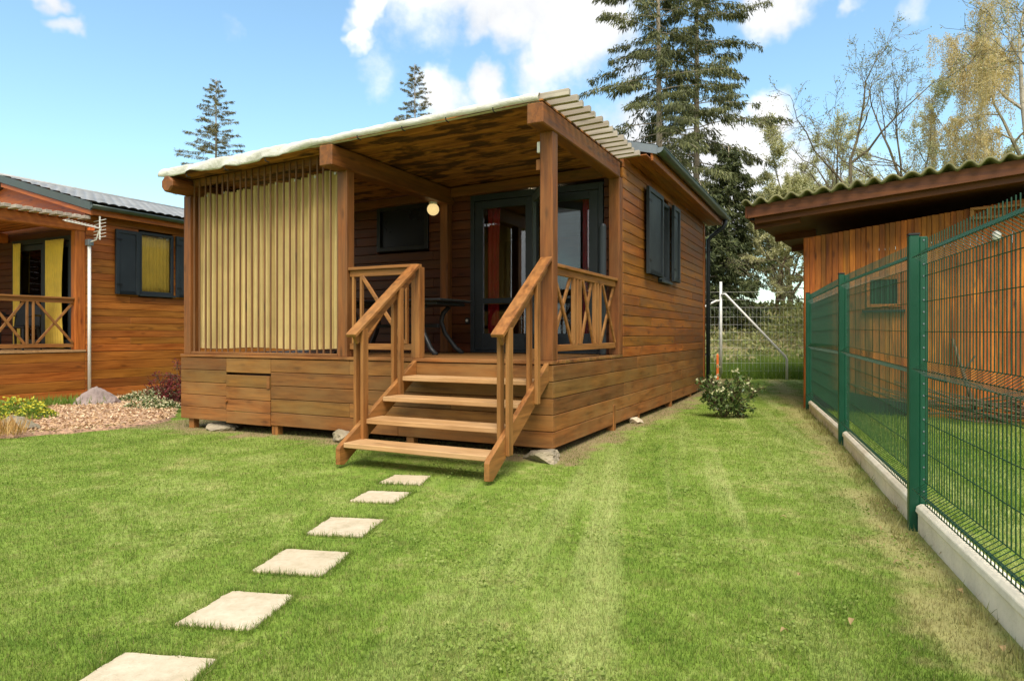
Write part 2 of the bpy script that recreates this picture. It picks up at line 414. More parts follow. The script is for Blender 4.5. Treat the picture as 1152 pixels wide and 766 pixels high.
def xpanel(parent, P0, P1, zb, zt, thick, n_x, pair, mat_rail, mat_z, post_end=False):
    """deck railing between two local points: cap, bottom rail, paired uprights, X braces"""
    P0 = Vector(P0); P1 = Vector(P1); d = (P1-P0); L = d.length; d.normalize()
    pt = lambda s, z, o=0: (P0.x+d.x*s - d.y*o, P0.y+d.y*s + d.x*o, z)
    ax = 'x' if abs(d.x) > .5 else 'y'
    R = MB(); R.beam(pt(0, zt-.0175), pt(L, zt-.0175), .10, .035)
    rail = R.build('railing', M['rl'+ax], parent, .004)
    MB().beam(pt(0, zt-.075), pt(L, zt-.075), .035, .075).build('rail', M['rl'+ax], rail, .004)
    MB().beam(pt(0, zb+.035), pt(L, zb+.035), .04, .07).build('rail', M['rl'+ax], rail, .004)
    z0, z1 = zb+.07, zt-.1125
    segs = []; up = []
    if n_x == 1:
        up = [.05, .17, L-.17, L-.05]; segs = [(.19, L-.19)]
    else:
        w = L/n_x; g2 = pair/2
        for i in range(n_x): segs.append((i*w + (g2 if i else .01), (i+1)*w - (g2 if i < n_x-1 else .01)))
        for i in range(1, n_x): up += [i*w-.052, i*w+.052] if pair < .3 else [i*w-.10, i*w, i*w+.10]
    for s in up:
        MB().beam(pt(s, z0), pt(s, z1), .045, .03, up=(d.x, d.y, 0)).build('baluster', M['rlz'], rail, .003)
    for (s0, s1) in segs:
        mA = MB().beam(pt(s0, z0, .012), pt(s1, z1, .012), .022, .045); mA.build('brace', M['rl'+ax], rail, .003)
        mB = MB().beam(pt(s0, z1, -.012), pt(s1, z0, -.012), .022, .045); mB.build('brace', M['rl'+ax], rail, .003)
    return rail

# ------------------------------------------------------------------ MAIN CABIN
cab = thing('wooden_cabin', 'large stained timber cabin in the middle with a raised covered porch and slatted screen', 'cabin', (CABF[0][0], CABF[0][1], 0), -TH)
FZ = 1.08; WX = -5.56; BD = 2.4; BL = 8.3
zs = lambda a: 3.615 + .026*a            # underside of the canopy slats
# skirt
mb = MB()
HA, HB = -4.67, -3.87
for (p, q, dz, of) in ((WX, HA-.004, 0, 0), (HB+.004, -.002, 0, 0)):
    bb = MB(); boards(bb, 'b', 0, .025, p, q, .2, 1.04, .168, seams=((-1.9,), (-2.6,), (-1.2,)))
    mb.add(bb.v, bb.f)
boards(mb, 'b', 0, .025, HA, HB, .85, 1.04, .17)
mb.build('skirt_wall', M['skx'], cab, .005)
hb = MB(); boards(hb, 'b', -.006, .02, HA+.004, HB-.004, .185, .825, .162); hatch = hb.build('hatch', M['skx'], cab, .005)
MB().box(HB-.05, HB-.005, -.02, -.007, .66, .82).build('hinge', M['skx'], hatch, .002)
MB().tube([(HA+.02, -.012, .47), (HA+.02, -.03, .47)], .02, 8).build('knob', M['skx'], hatch)
mb = MB(); boards(mb, 'a', -.025, 0, .026, BL, .2, 1.04, .168, seams=((3.1,), (5.2,), (2.45, 6.0), (4.2,)))
mb.build('skirt_wall', M['sky'], cab, .005)
mb = MB(); boards(mb, 'a', WX, WX+.025, .026, BL, .2, 1.04, .168); mb.build('skirt_wall', M['sky'], cab, .005)
# deck
mb = MB(); y = -.010; i = 0
while y < BD-.02:
    mb.box(WX-.004, -.001, y, y+.115, 1.045, FZ); y += .121
mb.build('deck', M['skx'], cab, .004)
# under-floor beams close the underside
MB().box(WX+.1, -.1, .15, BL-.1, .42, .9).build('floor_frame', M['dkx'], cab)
for (a, b, h) in ((-3.82, .06, 0), (-1.75, .06, 0), (-.04, 2.0, 0), (-.06, 3.2, 0), (-.05, 5.2, 0), (-5.4, .08, 0), (-.06, 6.9, 0)):
    w = W(CABF, a, b); MB().box(a-.05, a+.05, b-.04, b+.05, g(w.x, w.y)-.1, .45).build('support_post', M['rlz'], cab, .004)
# posts
def post(a0, a1, b0, b1, z0, z1, mat='psz'): return MB().box(a0, a1, b0, b1, z0, z1).build('post', M[mat], cab, .008)
post(-.150, -.008, .012, .152, FZ, 3.40); post(-2.79, -2.65, .012, .152, FZ, 3.30); post(-5.52, -5.39, .012, .152, FZ, 3.25)
post(-.150, -.004, BD-.16, BD-.005, FZ, 3.42); post(-2.79, -2.66, BD-.14, BD-.005, FZ, 3.30)
# beams
MB().box(-.165, .01, -.27, BD-.16, 3.395, 3.60).build('beam', M['psy'], cab, .012)
MB().box(-2.82, -2.63, -.27, BD-.004, 3.29, 3.53).build('beam', M['psy'], cab, .012)
mb = MB(); mb.tube([(-5.45, -.30, 3.355), (-5.45, BD-.01, 3.355)], .118, 8); mb.build('beam', M['psy'], cab, .02)
MB().beam((-5.4, .075, zs(-5.4)-.055), (-2.83, .075, zs(-2.8)-.055), .05, .10).build('beam', M['psx'], cab, .006)
MB().beam((-2.62, BD-.06, 3.46), (-.16, BD-.06, 3.52), .09, .14).build('beam', M['psx'], cab, .006)
MB().beam((-5.5, BD-.06, 3.38), (-2.84, BD-.06, 3.44), .09, .12).build('beam', M['psx'], cab, .006)
# canopy slats with weathered end pieces
y = -.255; 
while y < BD-.02:
    wb = random.choice((.10,.115,.13)); y1 = min(y+wb, BD-.003)
    zj = random.uniform(0,.006)
    MB().beam((WX-.01, (y+y1)/2, zs(WX)+.009+zj), (-.005, (y+y1)/2, zs(0)+.009+zj), y1-y-random.uniform(.004,.012), .016).build('ceiling_board', M['slx'], cab)
    y = y1
for i in range(14):
    yy = -.20 + i*.186
    a0 = WX - .02 + random.uniform(-.02, .02); a1 = .27 + random.uniform(-.02, .02)
    o = MB().beam((a0, yy, zs(a0)+.060), (-.09, yy, zs(-.09)+.053), .05, .058).build('batten', M['slx'], cab, .004)
    MB().beam((-.089, yy, zs(-.089)+.053), (a1, yy, zs(a1)+.053+random.uniform(-.006,.006)), .054, .066).build('batten_end', M['grey_end'], o, .004)
# front screen: thin uprights
for i in range(24):
    a = -5.345 + i*(2.53/23) + random.uniform(-.006, .006)
    MB().beam((a, .045, 1.085), (a+random.uniform(-.010,.010), .045, zs(a)-.02), .017, .022, up=(1,0,0)).build('screen_slat', M['screen_slat'], cab, .002)
MB().box(-5.38, -2.8, .02, .075, 1.083, 1.115).build('screen_sill', M['skx'], cab, .004)
# walls
OPF = ((-2.33, -.27, 1.08, 3.40), (-4.06, -3.08, 2.66, 3.37))
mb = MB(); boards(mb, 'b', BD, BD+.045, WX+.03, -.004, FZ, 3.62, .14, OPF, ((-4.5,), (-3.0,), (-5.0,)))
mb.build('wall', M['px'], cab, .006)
OPR = ((4.30, 5.0, 2.22, 3.50),)
mb = MB(); boards(mb, 'a', -.045, .0, BD, BL, 1.044, 3.72, .14, OPR, ((3.2, 6.1), (5.4,), (7.0,), (3.9,), (6.6,)))
mb.build('wall', M['wy'], cab, .006)
mb = MB(); boards(mb, 'a', WX, WX+.045, BD, BL, 1.044, 3.72, .14); mb.build('wall', M['wy'], cab, .006)
mb = MB(); boards(mb, 'b', BL-.045, BL, WX+.05, -.05, .2, 3.72, .14); mb.build('wall', M['wx'], cab, .006)
MB().box(-.012, .014, BL-.13, BL+.015, .2, 3.70).build('corner_board', M['wz'], cab, .005)
for yy in (BD+.02, BL-.03):
    MB().prism([(-.05, 3.625), (WX+.05, 3.625), (WX+.05, 3.75), (-2.78, 4.60), (-.05, 3.75)], 1, yy-.02, yy+.02).build('gable', M['wx'], cab)
# interior lining
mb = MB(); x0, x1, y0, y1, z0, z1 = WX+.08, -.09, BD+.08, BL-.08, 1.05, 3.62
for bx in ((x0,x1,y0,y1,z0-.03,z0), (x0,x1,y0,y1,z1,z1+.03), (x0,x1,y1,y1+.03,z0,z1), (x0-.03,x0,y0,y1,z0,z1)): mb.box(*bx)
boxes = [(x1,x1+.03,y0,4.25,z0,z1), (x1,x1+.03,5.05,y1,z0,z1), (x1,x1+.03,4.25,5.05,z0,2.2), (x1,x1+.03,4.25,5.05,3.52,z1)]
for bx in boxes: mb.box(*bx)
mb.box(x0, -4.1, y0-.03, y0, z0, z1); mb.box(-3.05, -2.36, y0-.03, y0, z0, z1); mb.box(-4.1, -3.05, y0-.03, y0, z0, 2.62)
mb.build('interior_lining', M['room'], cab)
# roof
rE, zE, rR, zR = .39, 3.86, -2.78, 4.71
rf = tile_roof('roof', M['roofmetal'], cab, rE, zE, rR, zR, 2.66, 8.62, False)
tile_roof('roof', M['roofmetal'], cab, -5.95, zE, rR, zR, 2.66, 8.62, False)
for xe in (rE, -5.95):
    for (q0, q1) in ((2.64, 2.70), (8.58, 8.64)):
        MB().prism([(xe, zE-.10), (xe, zE+.015), (rR, zR+.015), (rR, zR-.10)], 1, q0, q1).build('verge_board', M['greyl'], rf)
mb = MB(); mb.box(.30, .335, 2.66, 8.62, 3.68, 3.80); mb.build('fascia', M['wy'], cab, .004)
mb = MB(); boards_y = 0.012
for k in range(3): mb.box(.012+.1*k, .008+.1*(k+1), 2.42, 8.62, 3.70, 3.715)
mb.build('soffit', M['wy'], cab)
# gutter (half-round, open on top) + downpipe
mb = MB(); gx, gzv, gr = .405, 3.845, .072
mb.grid(lambda u, v: (gx+gr*math.cos(PI+PI*u), 2.66+6.0*v, gzv+gr*math.sin(PI+PI*u)), 10, 12)
gut = mb.build('gutter', M['gutter'], cab, solid=.004, smooth=True)
mb = MB()
for yy in (2.655, 8.66):
    pts = [(gx+gr*math.cos(PI+PI*k/10), gzv+gr*math.sin(PI+PI*k/10)) for k in range(11)]
    mb.prism(pts, 1, yy-.004, yy+.004)
mb.build('end_cap', M['greyl'], gut)
mb = MB(); mb.tube([(gx+.075, 2.66, gzv+.006), (gx+.075, 8.66, gzv+.006)], .009, 6); mb.build('gutter_bead', M['gutter'], gut)
mb = MB(); mb.tube([(.405,8.45,3.79),(.40,8.45,3.70),(.36,8.45,3.62),(.12,8.44,3.44),(.06,8.42,3.36),(.055,8.42,3.2),(.055,8.42,.28)], .042, 12)
dp = mb.build('downpipe', M['grey'], cab, smooth=True)
mb = MB()
for z in (.9, 2.0, 3.1): mb.box(-.01, .11, 8.385, 8.455, z, z+.03)
mb.build('pipe_clip', M['grey'], dp)
# flue
mb = MB().tube([(-2.0, 5.2, 4.3), (-2.0, 5.2, 5.02)], .09, 14); fl = mb.build('flue', M['greyl'], rf, smooth=True)
# windows
def window_right(par, s0, s1, z0, z1, x=0.0, glass='glassd', curtain=False):
    mb = MB(); w = .06
    for (a, b, c, d) in ((s0, s0+w, z0, z1), (s1-w, s1, z0, z1), (s0+w, s1-w, z0, z0+w), (s0+w, s1-w, z1-w, z1)): mb.box(x-.05, x+.022, a, b, c, d)
    win = mb.build('window', M['grey'], par, .004)
    MB().box(x-.028, x-.018, s0+w, s1-w, z0+w, z1-w).build('pane', M[glass], win)
    MB().box(x-.01, x+.07, s0-.02, s1+.02, z0-.045, z0-.002).build('sill', M['grey'], win, .004)
    return win
window_right(cab, 4.30, 5.0, 2.22, 3.50)
shutter(cab, None, 3.40, 4.285, 2.24, 3.52, .045); shutter(cab, None, 5.02, 5.50, 2.24, 3.52, .045)
# porch window (dark)
mb = MB(); a0, a1, z0, z1, w = -4.06, -3.08, 2.66, 3.37, .07
for bx in ((a0,a0+w,z0,z1),(a1-w,a1,z0,z1),(a0+w,a1-w,z0,z0+w),(a0+w,a1-w,z1-w,z1)): mb.box(bx[0],bx[1],BD-.03,BD+.05,bx[2],bx[3])
wn = mb.build('window', M['black'], cab, .004); MB().box(a0+w,a1-w,BD+.01,BD+.02,z0+w,z1-w).build('pane', M['panel'], wn)
# french doors: frame, closed left leaf, swung-out middle leaf, right leaf
mb = MB(); z1 = 3.40; z0 = 1.085
mb.box(-2.33,-2.26,BD-.03,BD+.06,z0,z1); mb.box(-.34,-.27,BD-.03,BD+.06,z0,z1); mb.box(-2.26,-.34,BD-.03,BD+.06,z1-.09,z1); mb.box(-2.26,-.34,BD-.03,BD+.06,z0,z0+.03)
fr = mb.build('door_frame', M['grey'], cab, .004)
def leaf(par, a0, a1, y0, y1, z0, z1, st, kick, bar, name='door', gm='glass'):
    mb = MB()
    mb.box(a0, a0+st, y0, y1, z0, z1); mb.box(a1-st, a1, y0, y1, z0, z1); mb.box(a0+st, a1-st, y0, y1, z1-.11, z1); mb.box(a0+st, a1-st, y0, y1, z0, z0+kick)
    if bar: mb.box(a0+st, a1-st, y0, y1, bar, bar+.075)
    d = mb.build(name, M['grey'], par, .004); ym = (y0+y1)/2
    MB().box(a0+st, a1-st, ym-.004, ym+.004, z0+kick, z1-.11).build('pane', M[gm], d); return d
d1 = leaf(cab, -2.255, -1.30, BD-.02, BD+.04, 1.12, 3.305, .13, .24, 1.80)
d3 = leaf(cab, -1.295, -.345, BD-.02, BD+.04, 1.12, 3.305, .13, .24, None)
mb = MB(); mb.tube([(-.41, BD-.02, 2.06), (-.41, BD-.07, 2.06), (-.52, BD-.07, 2.06)], .011, 8); mb.box(-.43,-.39,BD-.028,BD-.02,1.97,2.12); mb.build('handle', M['black'], d3)
# the opened leaf, hinged at a = -1.29, swung out towards the steps
lf = bpy.data.objects.new('door', None)
dmb = MB(); T2 = .055
dl = .86
dmb.box(0,.10,-T2/2,T2/2,1.12,3.30); dmb.box(dl-.10,dl,-T2/2,T2/2,1.12,3.30); dmb.box(.10,dl-.10,-T2/2,T2/2,3.19,3.30); dmb.box(.10,dl-.10,-T2/2,T2/2,1.12,1.36); dmb.box(.10,dl-.10,-T2/2,T2/2,1.80,1.875)
lf = dmb.build('door', M['door_panel'], cab, .005); lf.location = (-1.28, BD-.06, 0); lf.rotation_euler = (0, 0, math.radians(-56))
MB().box(.10,dl-.10,-.004,.004,1.36,3.19).build('pane', M['glass'], lf)
hm = MB(); hm.box(dl-.075, dl-.025, -T2/2-.012, -T2/2, 1.98, 2.32); hm.build('lock_plate', M['white'], lf, .004)
MB().box(dl-.075, dl-.025, T2/2, T2/2+.012, 1.98, 2.32).build('lock_plate', M['white'], lf, .004)
hm = MB(); hm.tube([(dl-.05,-T2/2-.01,2.18),(dl-.05,-T2/2-.06,2.18),(dl-.17,-T2/2-.06,2.18)], .012, 8); hm.build('handle', M['dark'], lf)
# small fittings on the front post
MB().box(-.20, -.152, .03, .10, 3.02, 3.13).build('hook_block', M['rlz'], cab, .004)
MB().box(-.19, -.152, .03, .08, 3.20, 3.31).build('sensor', M['white'], cab, .004)
mb = MB().box(-2.42, -2.35, BD-.03, BD, 1.50, 1.60); so = mb.build('socket', M['black'], cab, .008)
MB().tube([(-2.385, BD-.03, 1.555), (-2.385, BD-.038, 1.555)], .02, 12).build('socket_cover', M['steel'], so)
# railings
xpanel(cab, (-2.645, .075, 0), (-1.66, .075, 0), 1.17, 2.14, .04, 1, .1, None, None)
MB().box(-1.735, -1.625, .02, .13, FZ, 2.105).build('post', M['rlz'], cab, .005)
xpanel(cab, (-.07, .155, 0), (-.07, BD-.165, 0), 1.17, 2.08, .04, 3, .34, None, None)
MB().box(-.24,-.155,-.0,.06,1.082,1.20).build('post_block', M['rlz'], cab, .004)

# steps
st = thing('wooden_steps', 'open wooden steps with two sloping handrails up to the cabin porch', 'steps', W(CABF, -.84, -.6, 0), -TH)
ox, oy = -.84, -.6
L = lambda a, b, z: (a-ox, b-oy, z)
for a in (-1.665, -.065):
    top = lambda b: 1.07+.62*b
    pl = [(-1.27, .12), (-1.27, .27), (-1.25, .295), (-.005, 1.065), (-.005, .87), (-1.20, .11)]
    pl = [(b-oy, z) for b, z in pl]
    MB().prism(pl, 0, a-.025-ox, a+.025-ox).build('stringer', M['rly'], st, .004)
for k in range(4):
    b = -1.20+.30*k; z = .322+.193*k
    MB().box(-1.639-ox, -.091-ox, b-.02-oy, b+.27-oy, z-.048, z+random.uniform(-.002,.002)).build('tread', M['tread'], st, .006)
for a, sg in ((-1.665, -1), (-.065, 1)):
    for (b, zb, zt) in ((-.93, .30, 1.43), (-.33, .68, 1.865)):
        w = .085 if b < -.5 else .07
        for (o, zz) in ((-.0428, zb), (.0428, zb-.015 if b < -.5 else zb)):
            MB().box(a+o-.018-ox, a+o+.018-ox, b-w/2-oy, b+w/2-oy, zz, zt-.02).build('newel' if b < -.5 else 'baluster', M['rlz'], st, .004)
        MB().box(a-.0245-ox, a+.0245-ox, b-w/2+.004-oy, b+w/2-.004-oy, zt-.13, zt-.022).build('spacer', M['rlz'], st, .004)
    sl = .735
    p = L(a, -1.08, 1.335); q = L(a, -.005 if sg > 0 else .0, 2.115)
    MB().beam(p, q, .125, .036).build('handrail', M['rly'], st, .005)
    d = .06
    MB().beam((p[0], p[1]+.06, p[2]-.045), (q[0], q[1]-.03, q[2]-.085), .038, .09).build('side_rail', M['rly'], st, .004)

# tarpaulin over the canopy
tp = MB(); NU, NV = 260, 70
def tarp(u, v):
    a = -5.60 + 5.56*u
    lf = max(0., min(1., (-2.75-a)/.8)); lf = lf*lf*(3-2*lf)
    L0 = 2.58; hem = .25
    s = v*(L0+hem)
    cr = .007*math.sin(a*5.1+s*2.3)+.006*math.sin(a*11.7-s*3.1)+.006*math.sin(a*27.+s*5)+.004*math.sin(a*41-s*9)
    zt = zs(a)+.100
    if s < L0:
        y = 2.33-s; fall = max(0., (s-L0+.12)/.12)
        z = zt + max(-.004, cr) + .010*abs(math.sin((y+.20)/.186*PI))**2*-1 - .012*fall*fall
        return (a, y, z)
    e = (s-L0)/hem
    sag = abs(math.sin((a+.36)*PI/.66))
    # left: hangs straight down in a loose hem; right: wraps round the edge and is hooked back under
    pl = (2.33-L0-.025-.02*math.sin(e*2.2)-.012*math.sin(a*8+e*3)-.012*math.sin(a*19.+2*e)*e-.006*math.sin(a*37.)*e, zt-.012-e*(.14+.02*math.sin(a*2.7)-.035*(1-sag)))
    ang = e*PI*.82
    pr = (2.33-L0-.020*math.sin(ang)+max(0,e-.55)*.10, zt-.012-.050*(1-math.cos(ang))-.012*sag*math.sin(e*PI))
    return (a, pl[0]*lf+pr[0]*(1-lf), pl[1]*lf+pr[1]*(1-lf)+cr*.5*(1-e)) if True else None
tp.grid(tarp, NU, NV)
o = tp.build('tarpaulin', M['tarp'], None, smooth=True, solid=.003, fix=False)
o.location = (CABF[0][0], CABF[0][1], 0); o.rotation_euler = (0,0,-TH)
tag(o, 'cream tarpaulin stretched over the porch canopy of the large cabin', 'tarpaulin')
# grommets / hooks are part of the tarp
for a in (-5.0, -4.3, -3.6, -2.2, -1.6, -1.05, -.5):
    z = zs(a)-(.06 if a < -2.7 else .01); MB().tube([(a, -.345, z+.0), (a, -.335, z-.03), (a, -.28, z-.035)], .007, 6).build('hook', M['dark'], o)
# screen cloth
cl = MB(); NU, NV = 420, 24
def cloth(u, v):
    a = -5.50 + 2.71*u
    ph = a*2*PI/.098+2.6*math.sin(a*2.3)+1.5*math.sin(a*6.1)+.8*math.sin(a*13.7)
    am = .048*(1+.55*math.sin(a*5.3)*math.sin(a*11.1))
    top = zs(a)-.17-.035*abs(math.sin((a+.1)*PI/.30)) + .02*math.sin(a*1.7)
    bot = 1.165+.012*math.sin(a*4)
    z = bot+(top-bot)*v
    return (a + .012*math.sin(ph*.5+v*2), .212 + am*math.sin(ph+.7*math.sin(v*3+a*2)), z)
cl.grid(cloth, NU, NV)
o = cl.build('curtain', M['screen'], None, smooth=True, fix=False)
o.location = (CABF[0][0], CABF[0][1], 0); o.rotation_euler = (0,0,-TH)
tag(o, 'pleated beige cloth hung behind the upright slats of the porch screen', 'curtain')
for k in range(8):
    a = -5.22+k*.325; MB().tube([(a, .150, zs(a)-.225), (a, .142, zs(a)-.225)], .018, 10).build('grommet', M['steel'], o)

def child_local(mb, name, mat, par, **k): return mb.build(name, mat, par, **k)
# porch lamp
lp = thing('porch_lamp', 'round yellowish globe lamp hanging from the porch beam', 'lamp', W(CABF, -2.78, 2.06, 3.10), -TH)
prof = [(.03*1, .165), (.05, .16)]; 
sp = MB().lathe([(.088*math.sin(PI*k/12)+.001, .085-.088*math.cos(PI*k/12)) for k in range(1, 12)], n=18); sp.build('globe', M['lampshade'], lp, smooth=True)
MB().lathe([(.055,.155),(.06,.165),(.06,.19)], n=16).build('lamp_base', M['white'], lp)
# table on the porch
tb = thing('porch_table', 'dark grey plastic table with curved legs on the porch behind the railing', 'table', W(CABF, -2.95, 1.45, FZ), -TH)
MB().box(-.95, .95, -.42, .42, .70, .735).build('tabletop', M['dark'], tb, .012)
MB().box(-.86, .86, -.36, .36, .655, .699).build('table_apron', M['dark'], tb, .006)
for sx in (-1, 1):
    for sy in (-1, 1):
        x = sx*.62
        pts = [(x+sx*.02, sy*.30, .655), (x-sx*.06, sy*.27, .56), (x-sx*.08, sy*.25, .44), (x-sx*.02, sy*.26, .28), (x+sx*.12, sy*.31, .08), (x+sx*.22, sy*.34, .0)]
        mb = MB().tube(pts, [.035,.034,.032,.032,.034,.036], 8); mb.build('leg', M['dark'], tb, smooth=True)
MB().box(-.66, .66, -.03, .03, .36, .41).build('stretcher', M['dark'], tb, .006)
# rolled parasol / dark pole leaning by the doors
pp = thing('dark_pole', 'dark grey round pole standing upright on the porch right of the glass doors', 'pole', W(CABF, -.20, 2.14, FZ), -TH)
MB().lathe([(.045,0),(.05,.02),(.05,1.68),(.035,1.71)], n=16).build('tube', M['grey'], pp, smooth=False)
MB().lathe([(.056,.86),(.056,.90)], n=16).build('band', M['black'], pp)
# things seen through the glass
ov = thing('oven', 'small white oven in the dark kitchen behind the glass door', 'oven', W(CABF, -2.1, 4.4, 1.05), -TH)
mb = MB().box(-.32,.32,-.28,.28,.55,.98); mb.build('body', M['oven'], ov, .01); MB().box(-.24,.16,-.29,-.281,.62,.9).build('oven_window', M['black'], ov)
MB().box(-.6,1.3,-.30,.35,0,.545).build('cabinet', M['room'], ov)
def drape(name, a0, a1, y, z0, z1, mat, label, fr=CABF, amp=.015, per=.09):
    mb = MB().grid(lambda u, v: (a0+(a1-a0)*u*(1-.25*(1-v)*v*2), y+amp*math.sin((a0+(a1-a0)*u)*2*PI/per), z0+(z1-z0)*v), 50, 12)
    o = mb.build(name, M[mat], None, smooth=True, fix=False, solid=.002); o.location = (fr[0][0], fr[0][1], 0); o.rotation_euler = (0,0,-TH)
    return tag(o, label, 'curtain')
drape('curtain', -2.12, -1.90, 2.53, 1.12, 3.30, 'red', 'narrow red curtain inside the left edge of the glass porch doors')
drape('curtain', -.62, -.46, 2.53, 1.12, 3.30, 'red', 'narrow red curtain inside the right edge of the glass porch doors')
spot = emit('warm_spot', (1,.82,.5), 120.)
ls = [(-1.9, 3.6), (-1.6, 4.1)]
for i, (a, b) in enumerate(ls):
    s = thing('ceiling_spot', ('lit round ceiling spot nearer the left edge of the glass door', 'lit round ceiling spot farther right and deeper inside the room')[i], 'lamp', W(CABF, a, b, 3.575), -TH, 'lit ceiling spots inside the cabin')
    MB().lathe([(.055,.0),(.055,.04)], n=14).build('ring', M['steel'], s); MB().lathe([(.038,-.006),(.038,-.001)], n=14).build('bulb', spot, s)

# ------------------------------------------------------------------ NEIGHBOUR CABIN
nb = thing('wooden_cabin', 'smaller-looking orange timber cabin at the left edge with grey tiled roof and open porch', 'cabin', (NBF[0][0], NBF[0][1], 0), -TH)
mb = MB(); boards(mb, 'a', -.025, 0, -2.7, 5.6, .10, 1.0, .165, seams=((-.02, 3.1), (-.02, 2.0)), gap=.005); mb.build('skirt_wall', M['nby'], nb, .005)
mb = MB(); boards(mb, 'b', -2.7, -2.675, -5.5, -.03, .10, 1.0, .165); mb.build('skirt_wall', M['nbx'], nb, .005)
MB().box(-5.5, .01, -2.72, -.01, 1.01, 1.05).build('deck', M['tread'], nb)
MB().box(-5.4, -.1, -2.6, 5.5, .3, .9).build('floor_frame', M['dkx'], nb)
mb = MB(); boards(mb, 'a', -.045, 0, 0, 5.6, 1.005, 3.70, .145, ((1.08, 1.88, 2.20, 3.52),), ((2.7,), (.9, 3.2), (2.2,))); mb.build('wall', M['nby'], nb, .006)
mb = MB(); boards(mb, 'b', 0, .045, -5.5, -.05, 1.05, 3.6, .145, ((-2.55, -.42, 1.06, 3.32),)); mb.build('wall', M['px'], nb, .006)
mb = MB(); boards(mb, 'a', -5.54, -5.50, -2.66, -.0, 1.05, 3.4, .145); mb.build('wall', M['px'], nb, .006)  # unseen side wall, added to block the sky reflection in the porch doors
mb = MB(); boards(mb, 'b', 5.555, 5.6, -5.5, -.05, .1, 3.7, .145); mb.build('wall', M['nbx'], nb, .006)
mb = MB(); boards(mb, 'a', -5.55, -5.505, 0, 5.6, .1, 3.7, .145); mb.build('wall', M['nby'], nb, .006)
for yy in (.03, 5.57): MB().prism([(-.05, 3.605), (-5.5, 3.605), (-5.5, 3.75), (-2.78, 4.55), (-.05, 3.75)], 1, yy-.02, yy+.02).build('gable', M['nbx'], nb)
for bx in ((-.155,-.008,-.20,-.004,1.05,3.36), (-.155,-.008,-2.66,-2.50,1.05,3.36), (-5.48,-5.34,-2.66,-2.5,1.05,3.36)): MB().box(*bx).build('post', M['nbz'], nb, .006)
MB().box(-.16, .0, -2.95, -.01, 3.365, 3.56).build('beam', M['nby'], nb, .01)
MB().box(-2.9, -2.72, -2.95, -.01, 3.30, 3.50).build('beam', M['nby'], nb, .01)
MB().box(-5.5, -5.34, -2.95, -.01, 3.30, 3.50).build('beam', M['nby'], nb, .01)
for i in range(17):
    yy = -2.85+i*.17
    o = MB().beam((-5.5, yy, 3.53), (.03, yy, 3.60), .145, .06).build('canopy_slat', M['nbx'], nb, .004)
    MB().beam((.031, yy, 3.60), (.26+random.uniform(-.02,.02), yy, 3.603), .115, .062).build('slat_end', M['grey_end'], o, .004)
nrf = tile_roof('roof', M['tile'], nb, .39, 3.845, -2.78, 4.70, -.12, 5.8)
tile_roof('roof', M['tile'], nb, -5.95, 3.845, -2.78, 4.70, -.12, 5.8)
for xe in (.39, -5.95):
    MB().prism([(xe, 3.73), (xe, 3.88), (-2.78, 4.735), (-2.78, 4.585)], 1, -.16, -.12).build('verge_board', M['gutter'], nrf)
mb = MB()
mb.prism([(.36, 3.64), (.36, 3.725), (-2.78, 4.575), (-2.78, 4.49)], 1, -.13, -.09); mb.build('barge_board', M['nbx'], nrf)
MB().tube([(-2.78, -.15, 4.735), (-2.78, 5.8, 4.735)], .05, 8).build('ridge_cap', M['tile'], nrf, smooth=True)
MB().box(.28, .31, -.12, 5.7, 3.66, 3.82).build('fascia', M['nby'], nb, .004)
MB().box(.008, .28, .0, 5.7, 3.70, 3.715).build('soffit', M['nby'], nb)
mb = MB().grid(lambda u, v: (.40+.072*math.cos(PI+PI*u), -.15+6.0*v, 3.83+.072*math.sin(PI+PI*u)), 10, 8)
gut = mb.build('gutter', M['gutter'], nb, solid=.004, smooth=True)
MB().prism([(.40+.072*math.cos(PI+PI*k/10), 3.83+.072*math.sin(PI+PI*k/10)) for k in range(11)], 1, -.158, -.15).build('end_cap', M['gutter'], gut)
window_right(nb, 1.08, 1.88, 2.20, 3.52, 0, 'glassn')
shutter(nb, None, .55, 1.05, 2.17, 3.49, .03); shutter(nb, None, 1.91, 2.41, 2.17, 3.52, .03)
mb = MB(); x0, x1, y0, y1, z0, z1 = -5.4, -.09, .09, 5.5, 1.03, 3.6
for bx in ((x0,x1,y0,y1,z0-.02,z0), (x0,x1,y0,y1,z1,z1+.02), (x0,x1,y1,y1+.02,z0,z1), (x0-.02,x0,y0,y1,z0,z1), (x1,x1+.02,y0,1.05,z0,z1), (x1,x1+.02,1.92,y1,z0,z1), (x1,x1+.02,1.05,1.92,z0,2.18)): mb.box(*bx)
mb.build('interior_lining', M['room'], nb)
mb = MB(); mb.box(-2.55,-2.47,-.03,.06,1.06,3.32); mb.box(-.50,-.42,-.03,.06,1.06,3.32); mb.box(-2.47,-.50,-.03,.06,3.22,3.32); mb.box(-1.42,-1.34,-.03,.06,1.06,3.22)
df = mb.build('door_frame', M['grey'], nb, .004)
leaf(nb, -2.465, -1.425, -.01, .04, 1.10, 3.21, .10, .14, None, gm='glassn'); leaf(nb, -1.335, -.505, -.01, .04, 1.10, 3.21, .09, .14, None, gm='glassn')
r = xpanel(nb, (-.07, -2.48, 0), (-.07, -.205, 0), 1.10, 2.06, .04, 3, .20, None, None)
drape('curtain', -2.40, -2.14, -.09, 1.08, 3.25, 'yellow', 'slim yellow curtain farther left in front of the glass of the left cabin porch', NBF)
drape('curtain', -1.22, -.58, -.09, 1.08, 3.25, 'yellow', 'wide yellow curtain hanging at the right glass door of the left cabin porch', NBF)
